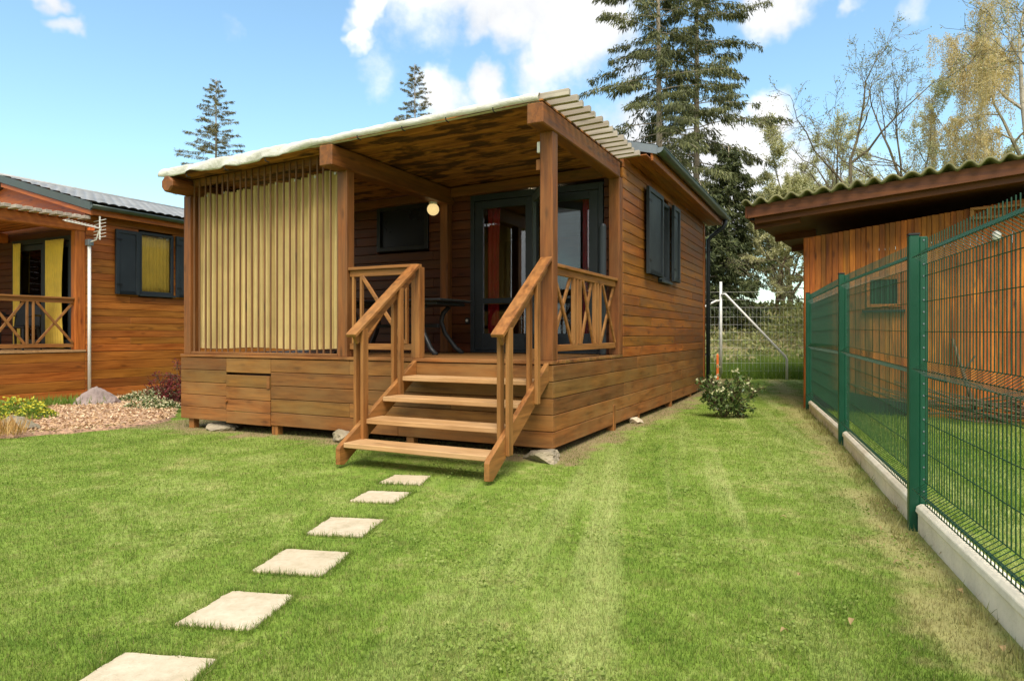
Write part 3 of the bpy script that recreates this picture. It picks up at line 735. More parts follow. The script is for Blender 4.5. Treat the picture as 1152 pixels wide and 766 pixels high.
o = MB().grid(lambda u, v: (-.075+.012*math.sin(u*60), 1.1+.76*u, 2.2+1.3*v), 50, 6).build('curtain', M['yellow'], None, smooth=True, fix=False, solid=.002)
o.location = (NBF[0][0], NBF[0][1], 0); o.rotation_euler = (0,0,-TH); tag(o, 'yellow curtain filling the shuttered side window of the left cabin', 'curtain')
# chair and table on that porch
ch = thing('porch_chair', 'black plastic armchair behind the railing of the left cabin porch', 'chair', W(NBF, -.75, -.8, 1.05), -TH+.5)
MB().box(-.24,.24,-.24,.22,.41,.45).build('seat', M['black'], ch, .02)
mb = MB().grid(lambda u, v: ((u-.5)*.48*(1-.25*max(0,v-.6)), .23+.06*v+.05*math.cos((u-.5)*PI)-.03, .43+.50*v-.10*((u-.5)*2)**2*v), 10, 8); mb.build('backrest', M['black'], ch, smooth=True, solid=.02, fix=False)
for sx in (-1,1):
    for sy in (-1,1): MB().tube([(sx*.21, sy*.2, .42), (sx*.24, sy*.25, 0)], [.025,.02], 8).build('leg', M['black'], ch)
    MB().tube([(sx*.25,-.2,.42),(sx*.27,-.18,.62),(sx*.27,.0,.66),(sx*.25,.22,.66)], .022, 8).build('armrest', M['black'], ch, smooth=True)
nt = thing('porch_table', 'black table seen through the railing at the left picture edge', 'table', W(NBF, -1.7, -1.3, 1.05), -TH)
MB().box(-.5,.5,-.5,.5,.68,.72).build('tabletop', M['black'], nt, .01)
for sx in (-1,1):
    for sy in (-1,1): MB().box(sx*.42-.025,sx*.42+.025,sy*.42-.025,sy*.42+.025,0,.68).build('leg', M['black'], nt)
# antenna
w = W(NBF, .10, .0); an = thing('tv_antenna', 'television aerial on a thin white mast against the left cabin', 'antenna', (w.x, w.y, g(w.x, w.y)), -TH)
gh = g(w.x, w.y)
MB().tube([(0,0,-.02), (0,0,3.12-gh)], .03, 10).build('mast', M['white'], an, smooth=True)
MB().box(-.06,.06,-.05,.05,3.08-gh,3.20-gh).build('clamp', M['greyl'], an, .006)
zc = 3.38-gh
MB().tube([(.0,0,3.14-gh),(.22,-.0,3.18-gh),(.28,.02,3.36-gh)], .012, 8).build('bracket', M['white'], an)
bo = MB().beam((.30,.05,zc+.02), (.30,-.62,zc+.07), .022, .022).build('boom', M['white'], an)
for k in range(9):
    t_ = k/8; MB().beam((.20, -.12-.48*t_, zc+.04+.05*t_), (.40, -.12-.48*t_, zc+.04+.05*t_), .008, .008).build('element', M['white'], an)
for k in range(6):
    z = zc-.16+k*.065; MB().tube([(.08, .04, z), (.52, -.0, z+.01)], .006, 6).build('reflector_rod', M['white'], an)
MB().beam((.30,.02,zc-.2),(.30,.02,zc+.25),.02,.02,up=(1,0,0)).build('reflector_bar', M['white'], an)
MB().box(.26,.34,-.20,-.10,zc-.05,zc+.0).build('connector', M['rust'], an, .004)

# ------------------------------------------------------------------ SHED
sa = SHF; th2 = math.atan(470/740)
sd = thing('wooden_shed', 'dark orange timber shed with mossy corrugated roof behind the green fence', 'shed', (sa[0][0], sa[0][1], 0), -th2)
SW, SD = 5.2, 5.5
wt = lambda a: 2.98+.115*a
mb = MB(); a = 0.; i = 0
while a < SW:
    w = random.choice((.062,.07,.082,.095)); b1 = min(a+w, SW)
    for cut in (.93, 1.41):
        if a < cut-.004 < b1: b1 = cut
    for (za, zb) in (((.06, wt(a)),) if not (b1 > .94 and a < 1.40) else ((.06, 1.80), (2.25, wt(a)))):
        mb.box(a, b1-.003, -.02+random.uniform(-.004,.004), 0.01, za, zb)
    a = b1
mb.build('wall', M['shz'], sd, .005)
mb = MB()
b = .02
while b < SD: mb.box(-.02, .008, b, b+.105, .06, 2.98); b += .11
mb.build('wall', M['shz'], sd, .004)
MB().box(.03, SW, SD-.03, SD, .06, 3.3).build('wall', M['shz'], sd); MB().prism([(.03,.06),(SD,.06),(SD,3.55),(.03,3.55)], 0, SW-.03, SW).build('wall', M['shz'], sd)
MB().box(.03, SW-.04, .03, SD-.04, .02, .06).build('floor', M['dkx'], sd)
rz = lambda a: 3.46+.075*(a+.8)
mb = MB().grid(lambda u, v: (-.86+6.6*u, -.74+6.9*v, rz(-.86+6.6*u)+(.042+.006*math.sin(u*31))*math.sin(2*PI*(6.6*u)/.235+.25*math.sin(u*47))+.06+.008*math.sin(u*97+v*40)*math.sin(u*211)), 330, 6)
rfs = mb.build('roof', M['moss'], sd, smooth=True, solid=.03)
mb = MB().beam((-.80,-.62,rz(-.8)-.07), (5.7,-.62,rz(5.7)-.07), .035, .20); mb.build('fascia', M['dkx'], rfs, .004)
MB().beam((-.70,-.50,rz(-.7)-.20), (5.7,-.50,rz(5.7)-.20), .04, .12).build('fascia', M['dkx'], rfs, .004)
MB().box(-.83,-.80,-.64,6.1, rz(-.8)-.16, rz(-.8)+.03).build('fascia', M['dky'], rfs, .004)
mb = MB(); mb.beam((-.78,2.6,rz(-.8)-.20), (5.7,2.6,rz(5.7)-.20), 6.2, .015); mb.build('soffit', M['dkx'], rfs)
for b in (-.3, 1.5, 3.3, 5.1): MB().beam((-.75,b,rz(-.75)-.26), (-.02,b,rz(0)-.26), .07, .12).build('rafter', M['dkx'], rfs)
# louvred vent window
mb = MB(); a0,a1,z0,z1 = .95,1.39,1.80,2.25; w=.05
for bx in ((a0-.02,a0+w-.02,z0-.02,z1+.02),(a1-w+.02,a1+.02,z0-.02,z1+.02),(a0+w-.02,a1-w+.02,z0-.02,z0+w-.02),(a0+w-.02,a1-w+.02,z1-w+.02,z1+.02)): mb.box(bx[0],bx[1],-.05,-.028,bx[2],bx[3])
vw = mb.build('vent_window', M['shx'], sd, .004)
MB().box(a0+.03,a1-.03,.0,.01,z0+.03,z1-.03).build('grille_back', M['black'], vw)
mb = MB()
for k in range(8): mb.box(a0+.055+k*.044, a0+.067+k*.044, -.03, -.01, z0+.03, z1-.03)
mb.build('grille', M['green'], vw)
MB().box(a0-.08,a1+.08,-.10,-.02,z0-.10,z0-.06).build('sill', M['dark'], vw, .004)
# light wooden bracket beam and white lamp under the eave
mb = MB(); mb.box(2.30,2.95,-.10,-.03,3.06,3.10); mb.box(2.30,2.95,-.10,-.03,3.20,3.24)
for k in range(4): mb.box(2.30+k*.2, 2.35+k*.2, -.10,-.03,3.10,3.20)
mb.build('vent_frame', M['rlx'], sd, .003)
sl = thing('wall_lamp', 'small white lamp on the shed wall under the eave', 'lamp', W(sa, 2.62, -.03, 2.72), -th2)
MB().lathe([(.02,0),(.055,.02),(.06,.10),(.045,.14),(.02,.15)], (0,-.05), 12).build('shade', M['white'], sl, smooth=True); MB().box(-.03,.03,-.03,.008,.04,.11).build('bracket', M['white'], sl)
# dark sheet along the shed foot
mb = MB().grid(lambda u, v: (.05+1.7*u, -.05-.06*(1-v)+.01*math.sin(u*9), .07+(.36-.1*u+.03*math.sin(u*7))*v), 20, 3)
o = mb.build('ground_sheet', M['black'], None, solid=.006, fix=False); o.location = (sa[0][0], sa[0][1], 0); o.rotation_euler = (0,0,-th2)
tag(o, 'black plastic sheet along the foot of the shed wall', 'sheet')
# branches leaning against the shed
rb = random.Random(3)
bt = thing('branch_pile', 'heap of bare dark sticks lying against the shed wall', 'branches', W(sa, 2.3, -.45, .05), -th2)
for k in range(46):
    x = rb.uniform(-.8, 1.3); y = rb.uniform(-.25,.25); a = rb.uniform(-.5,.5); Ls = rb.uniform(.5,1.5)
    p = Vector((x,y,.05+rb.uniform(0,.25))); d = Vector((math.cos(a)*rb.choice((-1,1)), .2*rb.uniform(-1,1), rb.uniform(-.05,.35)))
    pts = [p + d*Ls*q/3 + Vector((0,0,rb.uniform(-.03,.03))) for q in range(4)]
    MB().tube(pts, [.018,.014,.010,.006], 6).build('stick', M['stem'], bt)
hp = thing('bent_pipe', 'thin bent grey pipe standing by the shed behind the fence', 'pipe', W(sa, 1.55, -.5, .03), -th2)
MB().tube([(0,0,0),(.0,0,.62),(.03,0,.70),(.10,0,.72),(.45,.05,.62)], .02, 8).build('tube', M['dark'], hp, smooth=True)
sk = thing('leaning_pole', 'dark forked pole leaning on the shed wall behind the fence', 'pole', W(sa, 2.2, -.35, .03), -th2)
MB().tube([(.2,0,0),(.05,.15,.6),(-.12,.27,1.25)], [.03,.026,.02], 8).build('pole_stem', M['stem'], sk, smooth=True); MB().tube([(.0,.17,.75),(.16,.22,1.0)], [.02,.012], 6).build('fork', M['stem'], sk)

# ------------------------------------------------------------------ GREEN MESH FENCE
FP = [(1.70,1.42), (2.715,4.45), (3.735,7.46), (4.91,10.92)]
fn = thing('mesh_fence', 'green welded mesh fence on pale concrete kerbs along the right of the lawn', 'fence', (2.715,4.45,0))
f0 = Vector((2.715,4.45,0))
for i, (x, y) in enumerate(FP):
    d = Vector((.32,.947,0)).normalized(); nrm = Vector((d.y,-d.x,0)); c = Vector((x,y,0))-f0; zg = g(x,y)
    po = MB().beam(c+Vector((0,0,zg-.15)), c+Vector((0,0,2.01+ (zg*.2))), .062, .062, up=d).build('post', M['green'], fn, .006)
    MB().beam(c+Vector((0,0,2.012+zg*.2)), c+Vector((0,0,2.024+zg*.2)), .066, .066, up=d).build('post_cap', M['dark'], po)
    fl = MB(); fl.beam(c+nrm*.055+Vector((0,0,zg-.1)), c+nrm*.055+Vector((0,0,2.0+zg*.2)), .046, .05, up=d); fl.build('post_flange', M['green'], po, .004)
    cl_ = MB()
    for k in range(22):
        z = .3+k*.08; p = c+nrm*.055-d*.0255+Vector((0,0,z)); cl_.tube([p, p-d*.004], .006, 6)
    cl_.build('clip_hole', M['greyl'], po)
PROF = [(.205,0),(.255,0),(.305,.07),(.355,0),(1.055,0),(1.105,.07),(1.155,0),(1.795,0),(1.845,.07),(1.895,0),(1.965,0)]
for i in range(3):
    p = Vector((*FP[i],0))-f0; q = Vector((*FP[i+1],0))-f0; d = (q-p); Ln = d.length; d.normalize(); nrm = Vector((d.y,-d.x,0))
    zi, zj = g(*FP[i])*.6, g(*FP[i+1])*.6
    pm = MB(); n = int((Ln-.16)/.05); R = .0033
    off = nrm*.045
    for k in range(n+1):
        s = .08+k*.05; zz = zi+(zj-zi)*s/Ln; b = p+d*s+off
        pm.tube([b - nrm*o + Vector((0,0,z+zz)) for z, o in PROF], R, 4)
    for z in (.205,.255,.305,.355,.55,.75,.93,1.055,1.105,1.155,1.35,1.55,1.72,1.795,1.845,1.895):
        o = dict(PROF).get(z, 0); a = p+d*.06+off-nrm*(o-.006)+Vector((0,0,z+zi)); e = q-d*.06+off-nrm*(o-.006)+Vector((0,0,z+zj))
        pm.tube([a, e], R, 4)
    pm.build('mesh_panel', M['wire'], fn, fix=False)
    a = p+d*.05; e = q-d*.05; z0 = -.1
    kb = MB(); o = nrm*.05
    pr = [(-.035,-.12),(-.035,.135),(-.05,.15),(-.045,.185),(-.02,.202),(.02,.202),(.045,.185),(.05,.15),(.035,.135),(.035,-.12)]
    for (cc, zz) in ((a, zi), (e, zj)):
        for (w, z) in pr: kb.v.append(tuple(cc+o+nrm*w+Vector((0,0,z+zz))))
    m_ = len(pr); kb.f = [tuple(range(m_)), tuple(range(2*m_-1, m_-1, -1))]+[(k,(k+1)%m_,m_+(k+1)%m_,m_+k) for k in range(m_)]
    kb.build('kerb', M['concrete'], fn, .004)

# ------------------------------------------------------------------ BACK FENCE, MARKER, BANK
bf = thing('wire_fence', 'thin grey wire fence with braced steel post at the back of the lawn', 'fence', (5.6, 17.2, g(5.6,17.2)))
o = Vector((5.6,17.2,g(5.6,17.2)))
zt = 3.0
def bw(x, y, z): return Vector((x,y,z))-o
px_ = 5.46; 
MB().tube([bw(px_,17.2,0.1), bw(px_,17.2,2.72)], .035, 8).build('post', M['steel'], bf, smooth=True)
MB().tube([bw(px_,17.15,2.38), bw(px_+.08,17.12,2.40), bw(7.02,16.9,.78), bw(7.06,16.9,.70), bw(7.06,16.9,.12)], .032, 8).build('brace', M['steel'], bf, smooth=True)
MB().tube([bw(px_,17.2,2.22), bw(px_-.12,17.2,2.22), bw(4.6,17.2,1.85), bw(4.2,17.2,1.3)], .03, 8).build('brace', M['steel'], bf, smooth=True)
for xx in (.6, 10.5): MB().tube([bw(xx,17.2,.05), bw(xx,17.2,2.3)], .03, 8).build('post', M['steel'], bf)
net = MB()
xx = .6
while xx < 10.5:
    net.tube([bw(xx,17.2,.18), bw(xx,17.2,2.05)], .0022, 3, cap=False); xx += .10
for z in (.2,.4,.6,.8,1.0,1.2,1.4,1.6,1.8,2.05,2.25,2.45): net.tube([bw(.6,17.19,z), bw(10.5,17.19,z)], .003, 3, cap=False)
net.build('wire_netting', M['steel'], bf, fix=False)
mk = thing('marker_stake', 'short orange marker stake standing by the back fence post', 'stake', (5.28,16.9,g(5.28,16.9)))
MB().tube([(0,0,0),(0,0,.62)], [.035,.03], 8).build('stake', M['rust'], mk); MB().lathe([(.032,.62),(.01,.66)], n=8).build('tip', M['rust'], mk)

# ------------------------------------------------------------------ foliage helpers
def quads(cent, dirs, length, width, rng, kind='leaf'):
    """n diamond leaves from centres, directions"""
    n = len(cent); d = dirs/ (np.linalg.norm(dirs, axis=1, keepdims=True)+1e-9)
    r = rng.normal(size=(n,3)); s = np.cross(d, r); s /= (np.linalg.norm(s, axis=1, keepdims=True)+1e-9)
    l = length.reshape(-1,1) if hasattr(length,'reshape') else length; w = width.reshape(-1,1) if hasattr(width,'reshape') else width
    v = np.stack([cent, cent+d*l*.45+s*w*.5, cent+d*l, cent+d*l*.45-s*w*.5], 1)
    return v.reshape(-1,3)

def rot_about(v, ax, a): return Matrix.Rotation(a, 3, ax) @ v

def spruce(name, label, x, y, H, Lmax, seed, z_lo=1.5, mats=None, density=1., droop=.35, trunk_r=.18, sparse=1., col='needle', group=None, wid=.10, hang=.45, ls=1.):
    z0 = g(x, y); rg = np.random.default_rng(seed); rr = random.Random(seed)
    t = thing(name, label, 'tree', (x, y, z0), rr.uniform(0,6), group)
    tr = MB().tube([(0,0,-.2),(rr.uniform(-.05,.05),0,H*.33),(rr.uniform(-.06,.06),.04,H*.66),(0,0,H)], [trunk_r,trunk_r*.72,trunk_r*.40,.015], 10)
    tr.build('trunk', mats or M['trunk'], t, smooth=True)
    br = MB(); C = []; D = []; LN = []; WD = []
    z = z_lo
    while z < H-.15:
        f = 1-(z-z_lo)/(H-z_lo)
        nb_ = rr.randint(4,6) if rr.random() < sparse else rr.randint(2,3)
        ph = rr.uniform(0, 6.28)
        for k in range(nb_):
            az = ph + k*2*PI/nb_ + rr.uniform(-.35,.35)
            L_ = Lmax*(f**.72)*rr.uniform(.45,1.15)+.12
            el = .30*(1-f)-.10*f + rr.uniform(-.12,.12)
            dx, dy = math.cos(az), math.sin(az); pts = []; m = 6
            for q in range(m+1):
                s = q/m
                pts.append((dx*L_*s, dy*L_*s, z + L_*(el*s - droop*s*s*.9*f + .22*max(0,s-.6)**1.2*f)))
            br.tube(pts, [max(.008,.028*f*trunk_r/.18*(1-.85*q/m)+.006) for q in range(m+1)], 4, cap=False)
            n = int(density*L_*15)+3
            for q in range(n):
                s = rr.uniform(.16,1.0)**.8
                i_ = min(int(s*m), m-1); u = s*m-i_
                P = np.array(pts[i_])*(1-u)+np.array(pts[i_+1])*u
                side = rr.choice((-1,1)); tw = (.16+.32*(1-s))*L_*.5*rr.uniform(.4,1.1)
                q1 = P + np.array([-dy*side*tw + dx*tw*.6, dx*side*tw + dy*tw*.6, -.08*tw])
                for j in range(8):
                    c = P*(1-(j+.3)/8)+q1*((j+.3)/8)+rg.normal(size=3)*.05*ls
                    C.append(c); D.append(np.array([dx*.5-dy*side*.55, dy*.5+dx*side*.55, -hang*rr.uniform(.4,2.2)])+rg.normal(size=3)*.32)
                    LN.append(ls*rr.uniform(.11,.36)*(.6+.4*f)); WD.append(wid*.55*rr.uniform(.6,1.2))
        z += rr.uniform(.26,.50)*(.55+.55*f)
    br.build('branches', mats or M['trunk'], t, fix=False)
    V = quads(np.array(C), np.array(D), np.array(LN), np.array(WD), rg)
    npmesh('crown', V, 4, M[col], t, rg.random(len(C)))
    return t

M['needle'] = leafmat('spruce_needles', [(.1,(.038,.048,.016)), (.5,(.095,.108,.036)), (.9,(.20,.205,.075))], .15)
M['needled'] = leafmat('dark_spruce_needles', [(.1,(.024,.036,.012)), (.5,(.060,.078,.025)), (.9,(.13,.145,.05))], .12)
M['needleb'] = leafmat('larch_needles', [(.1,(.085,.075,.026)), (.5,(.15,.135,.045)), (.9,(.24,.21,.075))], .25)
M['paleleaf'] = leafmat('pale_spring_leaves', [(.1,(.30,.31,.11)), (.5,(.52,.51,.25)), (.9,(.76,.73,.48))], .45)
M['blossom'] = leafmat('young_leaves', [(.1,(.15,.18,.05)), (.5,(.28,.29,.10)), (.9,(.50,.47,.27))], .4)
M['catkin'] = leafmat('golden_catkins', [(.1,(.40,.31,.11)), (.5,(.62,.50,.23)), (.9,(.78,.70,.40))], .45)
M['rhodo'] = leafmat('glossy_leaves', [(.1,(.030,.062,.016)), (.5,(.080,.130,.034)), (.9,(.22,.26,.09))], .15, .3)
M['whitefl'] = leafmat('white_petals', [(0,(.45,.45,.22)), (1,(.74,.72,.48))], .3)
M['cream'] = leafmat('cream_petals', [(0,(.45,.42,.22)), (.6,(.72,.66,.40)), (1,(.85,.80,.6))], .3)
M['yellowfl'] = leafmat('yellow_petals', [(0,(.32,.36,.04)), (.5,(.62,.58,.05)), (1,(.80,.72,.10))], .35)
M['redleaf'] = leafmat('dark_red_leaves', [(0,(.085,.012,.014)), (.5,(.20,.028,.03)), (1,(.33,.075,.06))], .35)
M['drygrass'] = leafmat('dry_grass', [(0,(.30,.17,.05)), (.5,(.50,.29,.09)), (1,(.62,.44,.20))], .35)
M['bankleaf'] = leafmat('bramble_leaves', [(0,(.10,.125,.032)), (.35,(.21,.25,.068)), (.7,(.36,.35,.14)), (1,(.50,.39,.22))], .35, patch=.8)
M['tallgrass'] = leafmat('tall_grass', [(0,(.09,.17,.02)), (.5,(.17,.27,.035)), (1,(.33,.38,.09))], .4)
M['chips'] = leafmat('bark_chips', [(0,(.30,.17,.085)), (.5,(.52,.35,.20)), (1,(.70,.55,.38))], .0, .9)
M['deadleaf'] = leafmat('dead_leaf', [(0,(.34,.23,.10)), (1,(.58,.44,.22))], .2)
M['darkleaf'] = leafmat('dark_evergreen_leaves', [(0,(.016,.030,.010)), (.5,(.034,.055,.016)), (1,(.09,.11,.035))], .2)

def tree(name, label, x, y, seed, H, trunk_r, spread, leafm, leaf, nleaf, bark, levels=4, lean=(0,0), weep=0., first=.3, nchild=(3,4), ang=.7, upw=.25, cat='tree', group=None, stems=None, crown='crown', jit=.12, lw=.6, strand=0, fill=.52):
    z0 = g(x, y); rr = random.Random(seed); rg = np.random.default_rng(seed)
    t = thing(name, label, cat, (x,y,z0), 0, group)
    tr = MB(); br = MB(); tips = []
    def grow(p, d, L_, r, lv):
        n = 5; pts = [p]; rs = [r]; dd = d.copy()
        for i in range(n):
            dd = (dd + Vector((rr.gauss(0,jit), rr.gauss(0,jit), rr.gauss(0,jit) + upw*.12 - weep*(.10 if lv>=2 else 0)*(lv-1)))).normalized()
            pts.append(pts[-1] + dd*(L_/n)); rs.append(max(.004, r*(1-.72*(i+1)/n)))
        (tr if lv == 0 else br).tube(pts, rs, 8 if lv == 0 else (5 if lv < 3 else 3), cap=False)
        if lv >= levels-1:
            for q in range(len(pts)-1):
                tips.append((pts[q], pts[q+1]))
            return
        k = rr.randint(*nchild) + (2 if lv == 0 else 0)
        for j in range(k):
            s = first + (1-first)*(j+rr.uniform(.2,.8))/k if lv == 0 else rr.uniform(.25, 1.0)
            i_ = min(int(s*n), n-1); u = s*n-i_; P = pts[i_].lerp(pts[i_+1], u)
            dl = (pts[i_+1]-pts[i_]).normalized()
            ax = dl.orthogonal().normalized(); ax = rot_about(ax, dl, j*2.4+rr.uniform(-.6,.6))
            nd = rot_about(dl, ax, ang*rr.uniform(.6,1.3))
            grow(P, nd, L_*(fill if lv == 0 and stems else spread)*rr.uniform(.7,1.1)*(1-.35*s if lv==0 else 1), max(.006, rs[i_]*.62), lv+1)
        grow(pts[-1], dd, L_*spread*.8, max(.005, rs[-1]), lv+1)
    if stems:
        for (off, d, L_, r) in stems: grow(Vector(off), Vector(d).normalized(), L_, r, 0)
    else:
        grow(Vector((0,0,-.1)), Vector((lean[0], lean[1], 1)).normalized(), H, trunk_r, 0)
    if strand:
        new = []
        for (p, q) in tips:
            if rr.random() < .75:
                L_ = rr.uniform(.4,1)*strand; m_ = p.lerp(q, rr.random()); a = Vector((rr.gauss(0,.10), rr.gauss(0,.10), -1))*L_*.5; b_ = Vector((rr.gauss(0,.06), rr.gauss(0,.06), -1))*L_*.5
                br.tube([m_, m_+a, m_+a+b_], [.006,.004,.003], 3, cap=False); new += [(m_, m_+a), (m_+a, m_+a+b_)]
        tips = tips + new + new
    A = np.array([p for p, q in tips]); B = np.array([q for p, q in tips])
    tr.build('trunk', bark, t, smooth=True, fix=False); br.build('branches', bark, t, fix=False)
    idx = rg.integers(0, len(A), nleaf); u = rg.random((nleaf,1))
    c = A[idx]*(1-u)+B[idx]*u + rg.normal(size=(nleaf,3))*leaf*(.9 if cat == 'tree' else .35)
    d = (B[idx]-A[idx]); d /= np.linalg.norm(d,axis=1,keepdims=True); d = d*.4 + rg.normal(size=(nleaf,3))*.7; d[:,2] -= weep*1.5
    V = quads(c, d, leaf*rg.uniform(.6,1.3,nleaf), leaf*lw*rg.uniform(.6,1.2,nleaf), rg)
    npmesh(crown, V, 4, M[leafm], t, rg.random(nleaf))
    return t

# trees
spruce('spruce_tree', 'tall spruce with slim bare trunk rising behind the cabin gutter, left of two', 6.06, 27, 19.0, 4.3, 11, z_lo=3.5, density=1.15, sparse=.10, droop=.5, hang=1.0, wid=.085)
spruce('spruce_tree', 'tall spruce with drooping boughs rising behind the cabin, right of two', 7.95, 28.5, 20.5, 4.7, 23, z_lo=2.5, density=1.15, sparse=.14, droop=.5, hang=1.0, wid=.085)
spruce('spruce_tree', 'low bushy dark spruce below the two tall spruces at the bank', 8.3, 25.2, 6.4, 1.75, 5, z_lo=.2, density=1.7, trunk_r=.1, col='needled')
spruce('spruce_tree', 'small dark spruce half hidden behind the cabin corner and downpipe', 7.0, 23.5, 4.8, 1.8, 15, z_lo=.2, density=1.7, trunk_r=.08, col='needled')
spruce('larch_tree', 'thin open conifer with upswept tips above the left end of the cabin roof', -18.9, 42, 15.5, 3.3, 31, z_lo=5, density=1.5, sparse=.35, col='needleb', droop=.2, trunk_r=.16, hang=.6, wid=.055, ls=.7)
spruce('larch_tree', 'slim open conifer top above the middle of the tarpaulin', -6.5, 44, 17.3, 2.8, 37, z_lo=7, density=1.6, sparse=.45, col='needleb', droop=.25, trunk_r=.15, hang=.6, wid=.055, ls=.7)
tree('fruit_tree', 'half bare fruit tree with crooked branches above the shed roof', 9.9, 17.6, 4, 0, 0, .52, 'blossom', .05, 14000, M['bark'], levels=5, ang=.8, upw=.3, nchild=(3,4), jit=.2, first=.42, fill=.62,
     stems=[((-.1,0,0),(-.26,.1,1),6.3,.15), ((.25,.1,0),(.18,-.05,1),6.9,.15), ((.4,.2,0),(.55,.1,1),6.2,.13), ((.1,.3,0),(-.06,.3,1),4.8,.11)])
tree('willow_tree', 'dense pale green tree filling the gap beside the shed corner behind the bank', 11.4, 27.5, 47, 5.0, .12, .55, 'paleleaf', .08, 45000, M['bark'], levels=4, ang=.8, upw=.3, nchild=(4,5), first=.1)
tree('birch_tree', 'golden drooping birch at the right edge above the shed', 16.0, 20.0, 9, 11.0, .16, .46, 'catkin', .065, 150000, M['birch'], levels=4, weep=.5, ang=.85, upw=.3, nchild=(4,5), first=.2, lw=.4, strand=1.7)
tree('willow_tree', 'pale green leafing tree between the tall spruces and the shed', 12.6, 30, 14, 5.2, .16, .50, 'paleleaf', .07, 26000, M['bark'], levels=4, ang=.7, upw=.3, nchild=(4,5), first=.15)
tree('willow_tree', 'pale bush-like tree behind the shed roof below the fruit tree', 11.2, 23, 41, 4.3, .12, .55, 'paleleaf', .06, 36000, M['bark'], levels=4, ang=.8, upw=.3, nchild=(4,5), first=.12)
tree('willow_tree', 'pale yellow-green tree crown between fruit tree and birch', 14.6, 25, 43, 5.2, .13, .55, 'paleleaf', .065, 34000, M['bark'], levels=4, ang=.8, upw=.3, nchild=(4,5), first=.15)
tree('bare_tree', 'sparse bare tree top just above the left cabin roof', -25.5, 36, 17, 4.6, .12, .5, 'blossom', .12, 1500, M['bark'], levels=4, ang=.7, first=.3)
tree('willow_tree', 'loose tree mirrored in the right glass door', -14.5, -6, 19, 3.4, .15, .55, 'paleleaf', .12, 9000, M['bark'], levels=4, ang=.8, first=.2)
tree('leafing_bush', 'pale rounded leafing bush on the bank between the dark low spruce and the shed corner', 10.1, 25, 51, 3.0, .08, .6, 'paleleaf', .08, 26000, M['stem'], levels=4, ang=.9, first=.05, cat='bush', lw=.5)

# white flowering shrub by the cabin
x, y = 3.17, 9.85
sb = tree('flowering_shrub', 'glossy green shrub with whitish flowers on the lawn by the cabin downpipe', x, y, 61, .34, .02, .62, 'rhodo', .07, 1500, M['stem'], levels=4, ang=.75, first=.05, upw=.25, cat='shrub', nchild=(3,4), lw=.5, crown='foliage', stems=[((0,0,0),(-.5,.1,1),.36,.014),((0,.03,0),(.55,-.1,1),.40,.014),((.02,0,0),(.1,.5,1),.36,.014),((0,-.02,0),(.05,-.5,1),.34,.013),((0,0,0),(.85,.1,.9),.42,.013),((0,0,0),(-.8,0,.8),.33,.013)])
def flowers(par, n, rad, z0, z1, leaf, mat, seed, name='flowers', sx=1., petals=6):
    rg = np.random.default_rng(seed); cs = []; ds = []
    for k in range(n):
        a = rg.uniform(0,6.28); r = rad*math.sqrt(rg.uniform(0,1)); c = np.array([sx*r*math.cos(a), r*math.sin(a), rg.uniform(z0,z1)*(1-.35*(r/rad)**2)])
        cs = [c+rg.normal(size=3)*leaf*.25 for j in range(petals)]; ds = [rg.normal(size=3)+np.array([0,0,.5]) for j in range(petals)]
        V = quads(np.array(cs), np.array(ds), np.full(len(cs), leaf), np.full(len(cs), leaf*.7), rg)
        npmesh('flower', V, 4, M[mat], par, rg.random(len(cs)))
flowers(sb, 26, .44, .50, .80, .038, 'whitefl', 3)

# ------------------------------------------------------------------ garden bed on the left
BED = [(-6.35,8.05),(-5.45,8.75),(-5.05,9.6),(-5.3,10.4),(-5.75,11.2),(-6.3,13.3),(-7.8,13.6),(-8.35,12.6),(-8.6,11.4),(-8.4,10.2),(-8.2,8.6),(-7.2,8.1)]
def inpoly(x, y, P):
    x = np.asarray(x); y = np.asarray(y); c = np.zeros(x.shape, bool); j = len(P)-1
    for i in range(len(P)):
        xi, yi = P[i]; xj, yj = P[j]
        c ^= ((yi > y) != (yj > y)) & (x < (xj-xi)*(y-yi)/(yj-yi+1e-12)+xi); j = i
    return c
def bedz(x, y): return gz(x, y) + .05 + .07*np.exp(-((x+6.9)**2+(y-10.6)**2)/1.6)
cx = sum(p[0] for p in BED)/len(BED); cy = sum(p[1] for p in BED)/len(BED)
mb = MB(); K = 10; n = 72
per = []
for k in range(n):
    a = k/n*len(BED); i = int(a); u = a-i; p, q = BED[i], BED[(i+1)%len(BED)]; per.append((p[0]*(1-u)+q[0]*u+.05*math.sin(k*1.9), p[1]*(1-u)+q[1]*u+.05*math.cos(k*2.3)))
for r in range(K+1):
    f = 1-r/K*.98
    for (x, y) in per:
        X, Y = cx+(x-cx)*f, cy+(y-cy)*f
        mb.v.append((X, Y, float(bedz(np.array([X]),np.array([Y]))[0]) - (.07 if r == 0 else 0)))
for r in range(K):
    for k in range(n): mb.f.append((r*n+k, r*n+(k+1)%n, (r+1)*n+(k+1)%n, (r+1)*n+k))
mb.f.append(tuple(K*n+k for k in range(n)))
tag(mb.build('garden_bed', plain('bark_mulch', (.42,.26,.16), .95, 0, .4, 22, .8), None, smooth=True), kind='structure')
N = 9000; xx = RNG.uniform(-8.7,-4.9,N*2); yy = RNG.uniform(8,13.7,N*2); k = inpoly(xx,yy,BED); xx, yy = xx[k][:N], yy[k][:N]
c = np.stack([xx, yy, bedz(xx,yy)+RNG.uniform(.0,.02,len(xx))],1); d = RNG.normal(size=(len(xx),3)); d[:,2] *= .35
